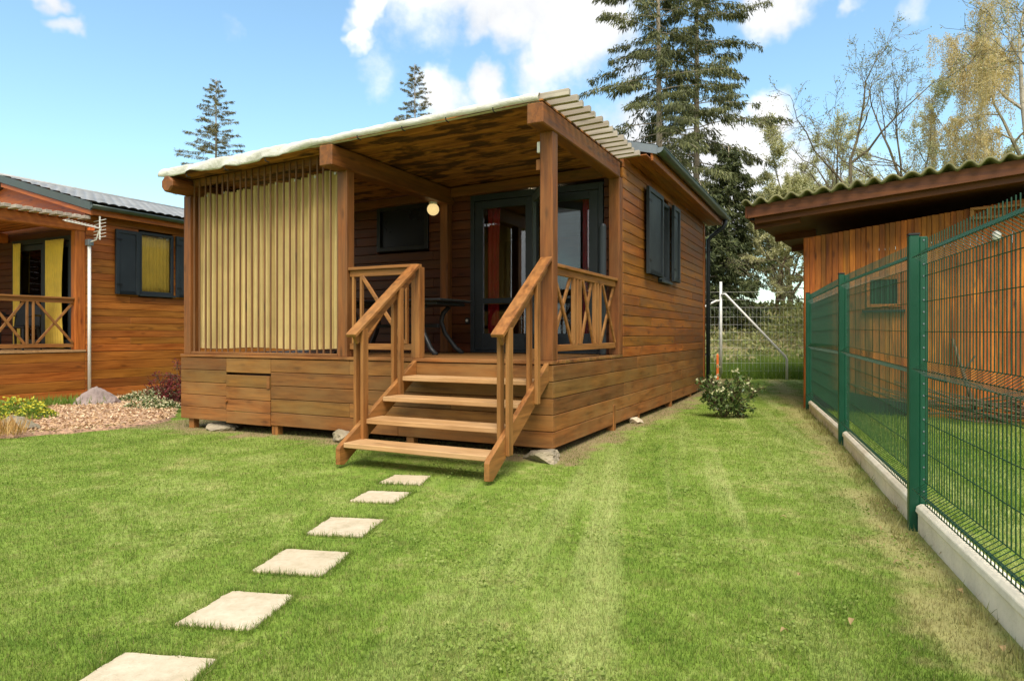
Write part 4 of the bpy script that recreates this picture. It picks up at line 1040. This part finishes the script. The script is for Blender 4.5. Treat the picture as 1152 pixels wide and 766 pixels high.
o = npmesh('bark_chips', quads(c, d, RNG.uniform(.03,.075,len(xx)), RNG.uniform(.015,.035,len(xx)), RNG), 4, M['chips'], None, RNG.random(len(xx))); tag(o, 'pale pinkish bark chips covering the garden bed by the left cabin', 'bark chips', kind='stuff')

def rock(name, label, x, y, sx, sy, sz, seed, mat='rock', z=None, sink=.25, peak=0., cat='rock', group=None):
    import bmesh
    bm = bmesh.new(); bmesh.ops.create_icosphere(bm, subdivisions=4, radius=1); rr = random.Random(seed)
    pl = [(Vector((rr.gauss(0,1),rr.gauss(0,1),rr.gauss(0,.8))).normalized(), rr.uniform(.55,.9)) for _ in range(13)]
    for v in bm.verts:
        for nrm, dd in pl:
            e = v.co.dot(nrm)-dd
            if e > 0: v.co -= nrm*e
        v.co *= 1+.05*math.sin(v.co.x*9+seed)*math.sin(v.co.y*8+v.co.z*7)+.03*math.sin(v.co.x*21+v.co.z*17)*math.sin(v.co.y*23)+rr.gauss(0,.012)
        if peak: f = max(0., 1-peak*max(0,(v.co.z+.2))); v.co.x *= f; v.co.y *= f
        v.co = Vector((v.co.x*sx, v.co.y*sy, v.co.z*sz))
    me = bpy.data.meshes.new(name); bm.to_mesh(me); bm.free(); me.materials.append(M[mat])
    o = bpy.data.objects.new(name, me); COL.objects.link(o); o.location = (x, y, (g(x,y) if z is None else z)+sz*(1-2*sink)*.6); o.rotation_euler = (0,0,rr.uniform(0,6))
    return tag(o, label, cat, group)
rock('rock', 'purplish pointed rock at the foot of the aerial mast in the bark bed', -7.15, 11.3, .50, .42, .30, 2, 'rockp', peak=.55)
rock('rock', 'grey boulder beside the yellow flowers at the left edge', -6.45, 8.62, .26, .22, .19, 4, 'rock')
def mound(name, label, x, y, rad, h, leafm, nl, leaf, seed, sx=1., fl=None, cat='plant', blade=False):
    rg = np.random.default_rng(seed); t = thing(name, label, cat, (x,y,g(x,y)+.04), 0)
    a = rg.uniform(0,6.28,nl); r = rad*np.sqrt(rg.random(nl)); zz = h*np.sqrt(np.clip(1-(r/rad)**2,0,1))*rg.uniform(.35,1,nl)*(.75+.35*np.sin(a*3+r*9))
    c = np.stack([sx*r*np.cos(a), r*np.sin(a), zz],1); d = rg.normal(size=(nl,3)); d[:,2] = np.abs(d[:,2])+.3
    if blade: c[:,2] = 0; d = rg.normal(size=(nl,3))*.35; d[:,2] = 1; V = quads(c, d, h*rg.uniform(.5,1.2,nl), np.full(nl,leaf), rg)
    else: V = quads(c, d, leaf*rg.uniform(.7,1.3,nl), leaf*.6*rg.uniform(.7,1.3,nl), rg)
    npmesh('foliage', V, 4, M[leafm], t, rg.random(nl))
    if fl:
        n2 = nl//2; a = rg.uniform(0,6.28,n2); r = rad*np.sqrt(rg.random(n2)); zz = h*np.sqrt(np.clip(1-(r/rad)**2,0,1))*rg.uniform(.8,1.12,n2)*(.75+.35*np.sin(a*3+r*9))+.01
        c = np.stack([sx*r*np.cos(a), r*np.sin(a), zz],1); d = rg.normal(size=(n2,3)); d[:,2] *= .5
        npmesh('flowers', quads(c, d, leaf*.8*rg.uniform(.7,1.3,n2), leaf*.6*rg.uniform(.7,1.3,n2), rg), 4, M[fl], t, rg.random(n2))
    return t
mound('flowering_plant', 'bright yellow flowering cushion plant at the left edge of the bed', -7.25, 9.6, .42, .30, 'tallgrass', 1800, .05, 71, 1.5, 'yellowfl')
mound('flowering_plant', 'cream white flowering cushion plant nearer the lawn in the bark bed', -5.95, 10.9, .36, .20, 'rhodo', 1200, .04, 72, 1.3, 'cream')
mound('flowering_plant', 'cream white flowering cushion plant farther back under the left cabin wall', -6.7, 12.3, .40, .22, 'rhodo', 1300, .045, 73, 1.5, 'cream')
mound('grass_clump', 'tuft of orange dry grass at the left edge before the grey boulder', -6.55, 8.15, .30, .26, 'drygrass', 500, .012, 74, 1.6, blade=True)
mound('grass_clump', 'tuft of green grass between the yellow flowers and the left cabin', -7.6, 11.3, .35, .22, 'tallgrass', 700, .014, 75, 2.0, blade=True)
tree('red_shrub', 'dark red leaved low shrub beside the large cabin left corner', -6.05, 11.9, 77, .34, .015, .7, 'redleaf', .05, 1800, M['stem'], levels=4, ang=.9, first=.05, upw=-.1, cat='shrub', nchild=(3,4), lw=.5, crown='foliage',
     stems=[((0,0,0),(-.8,-.2,.7),.42,.012),((0,0,0),(.7,-.2,.8),.40,.012),((0,0,0),(.1,-.7,.8),.4,.012),((0,0,0),(-.3,.5,1),.42,.012),((0,0,0),(.2,.1,1),.45,.012)])

# stones under the cabin
rock('foundation_stone', 'big flat stone under the right front corner of the cabin beside the steps', .30, 6.55, .31, .22, .085, 6, 'rock', sink=.2)
rock('foundation_stone', 'pale stone under the porch skirt just left of the steps', -1.96, 7.80, .22, .17, .12, 8, 'rock', sink=.2)
rock('foundation_stone', 'low stone under the left end of the porch skirt', -3.92, 8.85, .28, .2, .08, 10, 'rock', sink=.35)
rock('foundation_stone', 'small pale stone at the foot of the long right cabin wall', 1.72, 9.1, .16, .11, .06, 12, 'slab', sink=.2)

# ------------------------------------------------------------------ stepping stones
SL = [((-1.13,5.60),(-1.05,5.90),(-.72,5.86),(-.77,5.53)), ((-1.24,5.05),(-1.17,5.36),(-.80,5.30),(-.90,4.98)), ((-1.34,4.28),(-1.28,4.66),(-.89,4.60),(-.96,4.22)),
      ((-1.44,3.65),(-1.38,4.02),(-.97,3.95),(-1.03,3.58)), ((-1.54,3.01),(-1.44,3.39),(-1.10,3.33),(-1.17,2.95)), ((-1.67,2.48),(-1.62,2.75),(-1.21,2.69),(-1.25,2.40))]
lab = ['pale stepping slab closest to the foot of the wooden steps', 'pale stepping slab second from the wooden steps', 'pale stepping slab third from the wooden steps',
       'pale stepping slab fourth from the wooden steps', 'large pale stepping slab last but one before the bottom edge', 'pale stepping slab nearest the camera, cut by the bottom edge']
for q, l in zip(SL, lab):
    cxx = sum(p[0] for p in q)/4; cyy = sum(p[1] for p in q)/4
    mb = MB(); m_ = 10
    per = []
    for i in range(4):
        p, r = q[i], q[(i+1)%4]
        for k in range(m_): u = k/m_; per.append((p[0]*(1-u)+r[0]*u-cxx+random.gauss(0,.0035), p[1]*(1-u)+r[1]*u-cyy+random.gauss(0,.0035)))
    n = len(per); zt = .010
    for (f, z) in ((1, -.05), (1, zt-.006), (.985, zt)):
        for (x, y) in per: mb.v.append((x*f, y*f, z))
    for k in range(n): mb.f += [(k, (k+1)%n, n+(k+1)%n, n+k), (n+k, n+(k+1)%n, 2*n+(k+1)%n, 2*n+k)]
    mb.f.append(tuple(2*n+k for k in range(n)))
    o = mb.build('stepping_stone', M['slab']); o.location = (cxx, cyy, g(cxx,cyy)); tag(o, l, 'paving slab', 'stepping stones across the lawn')

# dead leaves on the lawn
lv = [(2.55,3.9),(2.28,3.35),(2.62,3.6),(1.55,3.0),(2.2,3.75),(1.9,4.6),(2.35,3.05),(1.55,3.55),(2.85,4.9),(2.05,2.75),(1.2,2.9),(2.45,4.4)]
for i, (x, y) in enumerate(lv):
    mb = MB(); a = random.uniform(0,6.28); s = random.uniform(.015,.028)
    mb.grid(lambda u, v: ((u-.5)*2*s, (v-.5)*s*1.1*math.sin(PI*min(.98,max(.02,u))), .012*math.cos((u-.5)*4)+.006*abs(v-.5)), 8, 4)
    o = mb.build('dead_leaf', M['deadleaf'], fix=False, smooth=True); o.location = (x, y, g(x,y)+.028); o.rotation_euler = (random.uniform(-.3,.3), random.uniform(-.3,.3), a)
    tag(o, 'small dry brown leaf lying on the lawn near the fence', 'leaf', 'dead leaves on the lawn')

# ------------------------------------------------------------------ grass
def grass_patch(n, ylo, yhi, hh, ww, seed, mat='blade', name='grass', xr=None, label=None, mask=None, lean=.55, thin=0):
    rg = np.random.default_rng(seed)
    if xr is None:
        y = ylo*(yhi/ylo)**rg.random(n) if thin else rg.uniform(ylo, yhi, n)
        x = rg.uniform(-1, 1, n)*(.88*y+1.0)
    else: y = rg.uniform(ylo, yhi, n); x = rg.uniform(*xr, n)
    k = np.ones(n, bool)
    O, u, v = CABF; a = (x-O[0])*u[0]+(y-O[1])*u[1]; b = (x-O[0])*v[0]+(y-O[1])*v[1]
    k &= ~((a > WX+.15) & (a < -.12) & (b > .35) & (b < BL))
    near = (a > WX-.1) & (a < .42) & (b > -.35) & (b < BL)
    k &= ~(near & (rg.random(n) < .62*(.6+.4*np.sin(x*5+y*3))))
    stp = (a > -1.8) & (a < .1) & (b > -1.5) & (b < .2); k &= ~(stp & (rg.random(n) < .55))
    O, u, v = NBF; a = (x-O[0])*u[0]+(y-O[1])*u[1]; b = (x-O[0])*v[0]+(y-O[1])*v[1]; k &= ~((a > -5.6) & (a < -.05) & (b > -2.7))
    O, u, v = SHF; a = (x-O[0])*u[0]+(y-O[1])*u[1]; b = (x-O[0])*v[0]+(y-O[1])*v[1]; k &= ~((a > -.02) & (b > -.02))
    k &= ~inpoly(x, y, BED)
    for q in SL:
        c0 = np.mean(np.array(q),0); k &= ~inpoly(x, y, [tuple(c0+(np.array(p)-c0)*.985) for p in q])
    # worn strip: thinner turf near the kerb and patchy bare spots
    fd = (x-2.715)*.947-(y-4.45)*.32
    k &= ~((fd > .0) & (fd < .10) & (y < 11))
    k &= ~((fd > -.30) & (fd < .0) & (y < 11) & (rg.random(n) < .45))
    if mask is not None: k &= mask(x, y)
    x, y = x[k], y[k]; n = len(x)
    z = gz(x, y)-.004
    patch = .5+.5*np.sin(x*1.7+np.sin(y*1.3)*1.5)*np.sin(y*2.1+np.sin(x*.9)*2)
    far = np.maximum(1, y/3.6)**.55
    h = hh*rg.uniform(.45,1.25,n)*(.9+.15*patch); w = ww*rg.uniform(.7,1.3,n)*(far if mat == 'blade' else 1)
    ya = rg.uniform(0, 6.28, n); s = np.stack([np.cos(ya), np.sin(ya), np.zeros(n)],1)
    la = rg.uniform(0, 6.28, n); l = np.abs(rg.normal(0, lean, n)).clip(0,1.5); tip = np.stack([np.cos(la)*l, np.sin(la)*l, np.ones(n)],1); tip /= np.linalg.norm(tip,axis=1,keepdims=True)
    P = np.stack([x,y,z],1)
    V = np.stack([P-s*w[:,None]/2, P+s*w[:,None]/2, P+tip*h[:,None]],1).reshape(-1,3)
    o = npmesh(name, V, 3, M[mat], None, rg.random(n)); return tag(o, label, 'grass', kind='stuff')
grass_patch(820000, 1.7, 17.6, .030, .0038, 5, thin=1, label='short mown green lawn grass with dry yellow patches')
def slab_rim(x, y):
    k = np.zeros(x.shape, bool)
    for q in SL:
        c0 = np.mean(np.array(q),0); k |= inpoly(x, y, [tuple(c0+(np.array(p)-c0)*1.16) for p in q])
    return k
grass_patch(60000, 2.3, 6.0, .050, .005, 15, xr=(-1.8,-.6), name='edge_grass', label='longer grass growing over the rims of the stepping stones', mask=slab_rim, lean=.9)
grass_patch(90000, 1.4, 11.0, .085, .006, 16, xr=(1.2,5.2), name='edge_grass', label='longer uneven grass along the foot of the concrete kerb', mask=lambda x,y: (lambda fd: (fd > -.16) & (fd < .0) & (np.sin(y*3.1)+np.sin(y*7.7+1)+.6*np.sin(y*17) > -.4))((x-2.715)*.947-(y-4.45)*.32), lean=.6)
rg = np.random.default_rng(77); n = 160000
y = 2.0*(9/2.0)**rg.random(n); x = rg.uniform(-1,1,n)*(.88*y+.6)
k = (np.sin(x*2.3+np.sin(y*2.9)*1.4)*np.sin(y*3.1+np.sin(x*1.9)*1.7) > .30) & (rg.random(n) < .22)
O_, u_, v_ = CABF; a_ = (x-O_[0])*u_[0]+(y-O_[1])*u_[1]; b_ = (x-O_[0])*v_[0]+(y-O_[1])*v_[1]
k &= ~((a_ > WX-.1) & (a_ < .1) & (b_ > -.1)) & ~inpoly(x, y, BED) & (((x-2.715)*.947-(y-4.45)*.32) < -.05)
for q in SL: k &= ~inpoly(x, y, q)
x, y = x[k], y[k]; c = np.stack([x, y, gz(x,y)+rg.uniform(.012,.034,len(x))],1); d = rg.normal(size=(len(x),3)); d[:,2] *= .3
V = quads(c, d, rg.uniform(.012,.026,len(x)), rg.uniform(.010,.018,len(x)), rg)
M['clover'] = leafmat('clover_leaves', [(0,(.15,.23,.035)), (.5,(.22,.30,.055)), (1,(.32,.37,.11))], .3)
tag(npmesh('clover', V, 4, M['clover'], None, rg.random(len(x))), 'small clover and weed leaves growing in patches through the lawn', 'clover', kind='stuff')
grass_patch(60000, 17.0, 20.2, .42, .016, 6, 'tallgrass', 'tall_grass', (-2,18), 'bright green tall grass along the back fence and foot of the bank', lean=.35)
# taller grass behind the green fence
grass_patch(60000, 4.5, 12.5, .09, .006, 8, 'tallgrass', 'tall_grass', (2.8,9.5), 'rough taller grass between the green fence and the shed', mask=lambda x,y: ((x-2.715)*.947-(y-4.45)*.32) > .12)
# bank cover
rg = np.random.default_rng(12); n = 60000
x = rg.uniform(-3,20,n); y = 19.2+9*rg.random(n)**.9; k = np.sin(x*2.1+np.sin(y*1.7))*np.sin(y*2.3)+rg.normal(0,.5,n) > -.3; x, y = x[k], y[k]
cl = .22+.28*(np.sin(x*1.9+1)*np.sin(y*2.7+x)*.5+.5)
c = np.stack([x, y, gz(x,y)+cl*rg.random(len(x))],1); d = rg.normal(size=(len(x),3)); d[:,2] += .3
tag(npmesh('bank_vegetation', quads(c, d, rg.uniform(.10,.24,len(x)), rg.uniform(.03,.10,len(x)), rg), 4, M['bankleaf'], None, rg.random(len(x))), 'brownish green brambles covering the bank behind the back fence', 'brambles', kind='stuff')
# small hut far on the bank
w_ = (13.35, 24.5); hz = g(*w_)
ht = thing('garden_hut', 'tiny orange-brown hut at the top of the bank behind the fence', 'hut', (w_[0], w_[1], hz), .3)
MB().box(-.8,.8,-.6,.6,-.1,.9).build('wall', M['wx'], ht); MB().prism([(-.95,.9),(.95,.9),(0,1.5)], 1, -.7, .7).build('roof', M['dkx'], ht)

# ------------------------------------------------------------------ sky, sun, camera
SUN_AZ = math.radians(178)   # compass-like: measured from +Y towards +X
SUN_EL = math.radians(56)
wd = bpy.data.worlds.new('World'); scene.world = wd; wd.use_nodes = True
class WN(NT):
    def __init__(s, w): s.t = w.node_tree; s.t.nodes.clear()
t = WN(wd)
sky = t.n('ShaderNodeTexSky', sky_type='NISHITA'); sky.sun_disc = False; sky.sun_elevation = SUN_EL; sky.sun_rotation = SUN_AZ; sky.air_density = 1.2; sky.dust_density = .8; sky.ozone_density = 1.0
dirv = t.n('ShaderNodeTexCoord').outputs['Generated']
def pdir(px, py):
    v = Vector(((px-576)/740, 1, (376-py)/740)).normalized(); return tuple(v)
blobs = [(640,30,85,1.),(585,-5,75,1.),(530,15,45,.75),(545,100,38,.9),(500,112,40,.8),(620,60,60,.9),(398,38,26,.8),(400,2,36,.85),(425,80,42,.42),(62,42,20,.75),(45,2,24,.85),(872,4,42,.8),(940,12,18,.5),(1015,8,22,.4),
         (868,140,42,.9),(800,190,100,.95),(700,200,90,.9),(900,200,70,.8),(960,235,80,.7),(700,95,40,.5),(480,-70,120,.9),(250,30,26,.3),(760,-60,90,.6)]
warp = t.n('ShaderNodeTexNoise', {'Vector': dirv, 'Scale': 5.5, 'Detail': 5, 'Roughness': .62})
wv = t.vmath('SUBTRACT', warp.outputs['Color'], (.5,.5,.5)); wsc = t.n('ShaderNodeVectorMath', {0: wv, 'Scale': .16}, operation='SCALE').outputs[0]
dw = t.vmath('ADD', dirv, wsc)
mx = None
for (px, py, r, s) in blobs:
    dist = t.vmath('DISTANCE', dw, pdir(px, py), out='Value')
    q = t.rng(dist, r/740*1.25, r/740*.1, 0, s, True)
    mx = q if mx is None else t.math('MAXIMUM', mx, q)
sepz = t.n('ShaderNodeSeparateXYZ', {0: dirv}); 
fb = t.noise(dirv, 9., 8, .62); fb2 = t.noise(dirv, 2.6, 6, .6)
behind = t.rng(sepz.outputs[1], .25, -.1, 0, 1)
gen = t.math('MULTIPLY', t.rng(fb2, .30, .50, .25, .95, True), behind)
mx = t.math('MAXIMUM', mx, gen)
cm = t.rng(t.math('ADD', mx, t.math('MULTIPLY', t.math('SUBTRACT', fb, .5), .95)), .22, .78, 0, 1, True)
cm = t.math('MULTIPLY', cm, t.rng(mx, .02, .2))
shade = t.rng(t.noise(t.vmath('ADD', dirv, (.0,.0,.03)), 6., 6, .6), .35, .65)
SKY_ST = .095
ccol = t.mix(shade, (3.9,4.0,4.15), (5.6,5.55,5.45))
tinted = t.mix(1.0, sky.outputs[0], (.96,1.13,1.10), 'MULTIPLY')
fin = t.mix(cm, tinted, ccol)
bg = t.n('ShaderNodeBackground', {'Color': fin, 'Strength': SKY_ST})
t.n('ShaderNodeOutputWorld', {'Surface': bg.outputs[0]})

sd_ = bpy.data.lights.new('sun', 'SUN'); sd_.energy = 2.2; sd_.angle = math.radians(32); sd_.color = (1,.93,.82)
so_ = bpy.data.objects.new('sun', sd_); COL.objects.link(so_)
dv = Vector((math.sin(SUN_AZ)*math.cos(SUN_EL), math.cos(SUN_AZ)*math.cos(SUN_EL), math.sin(SUN_EL)))
so_.rotation_euler = dv.to_track_quat('Z', 'Y').to_euler(); so_.location = (0,0,20)

cd = bpy.data.cameras.new('camera'); co = bpy.data.objects.new('camera', cd); COL.objects.link(co)
co.location = (0,0,CAMZ); co.rotation_euler = (PI/2,0,0); cd.sensor_width = 36; cd.lens = 740/1152*36; cd.shift_y = -7/1152; cd.clip_end = 1500; cd.clip_start = .05
scene.camera = co
vs = scene.view_settings; vs.view_transform = 'Standard'; vs.look = 'None'; vs.exposure = 1.28; vs.gamma = 1; vs.use_curve_mapping = False
scene.cycles.use_denoising = True
scene.cycles.max_bounces = 8; scene.cycles.transparent_max_bounces = 12
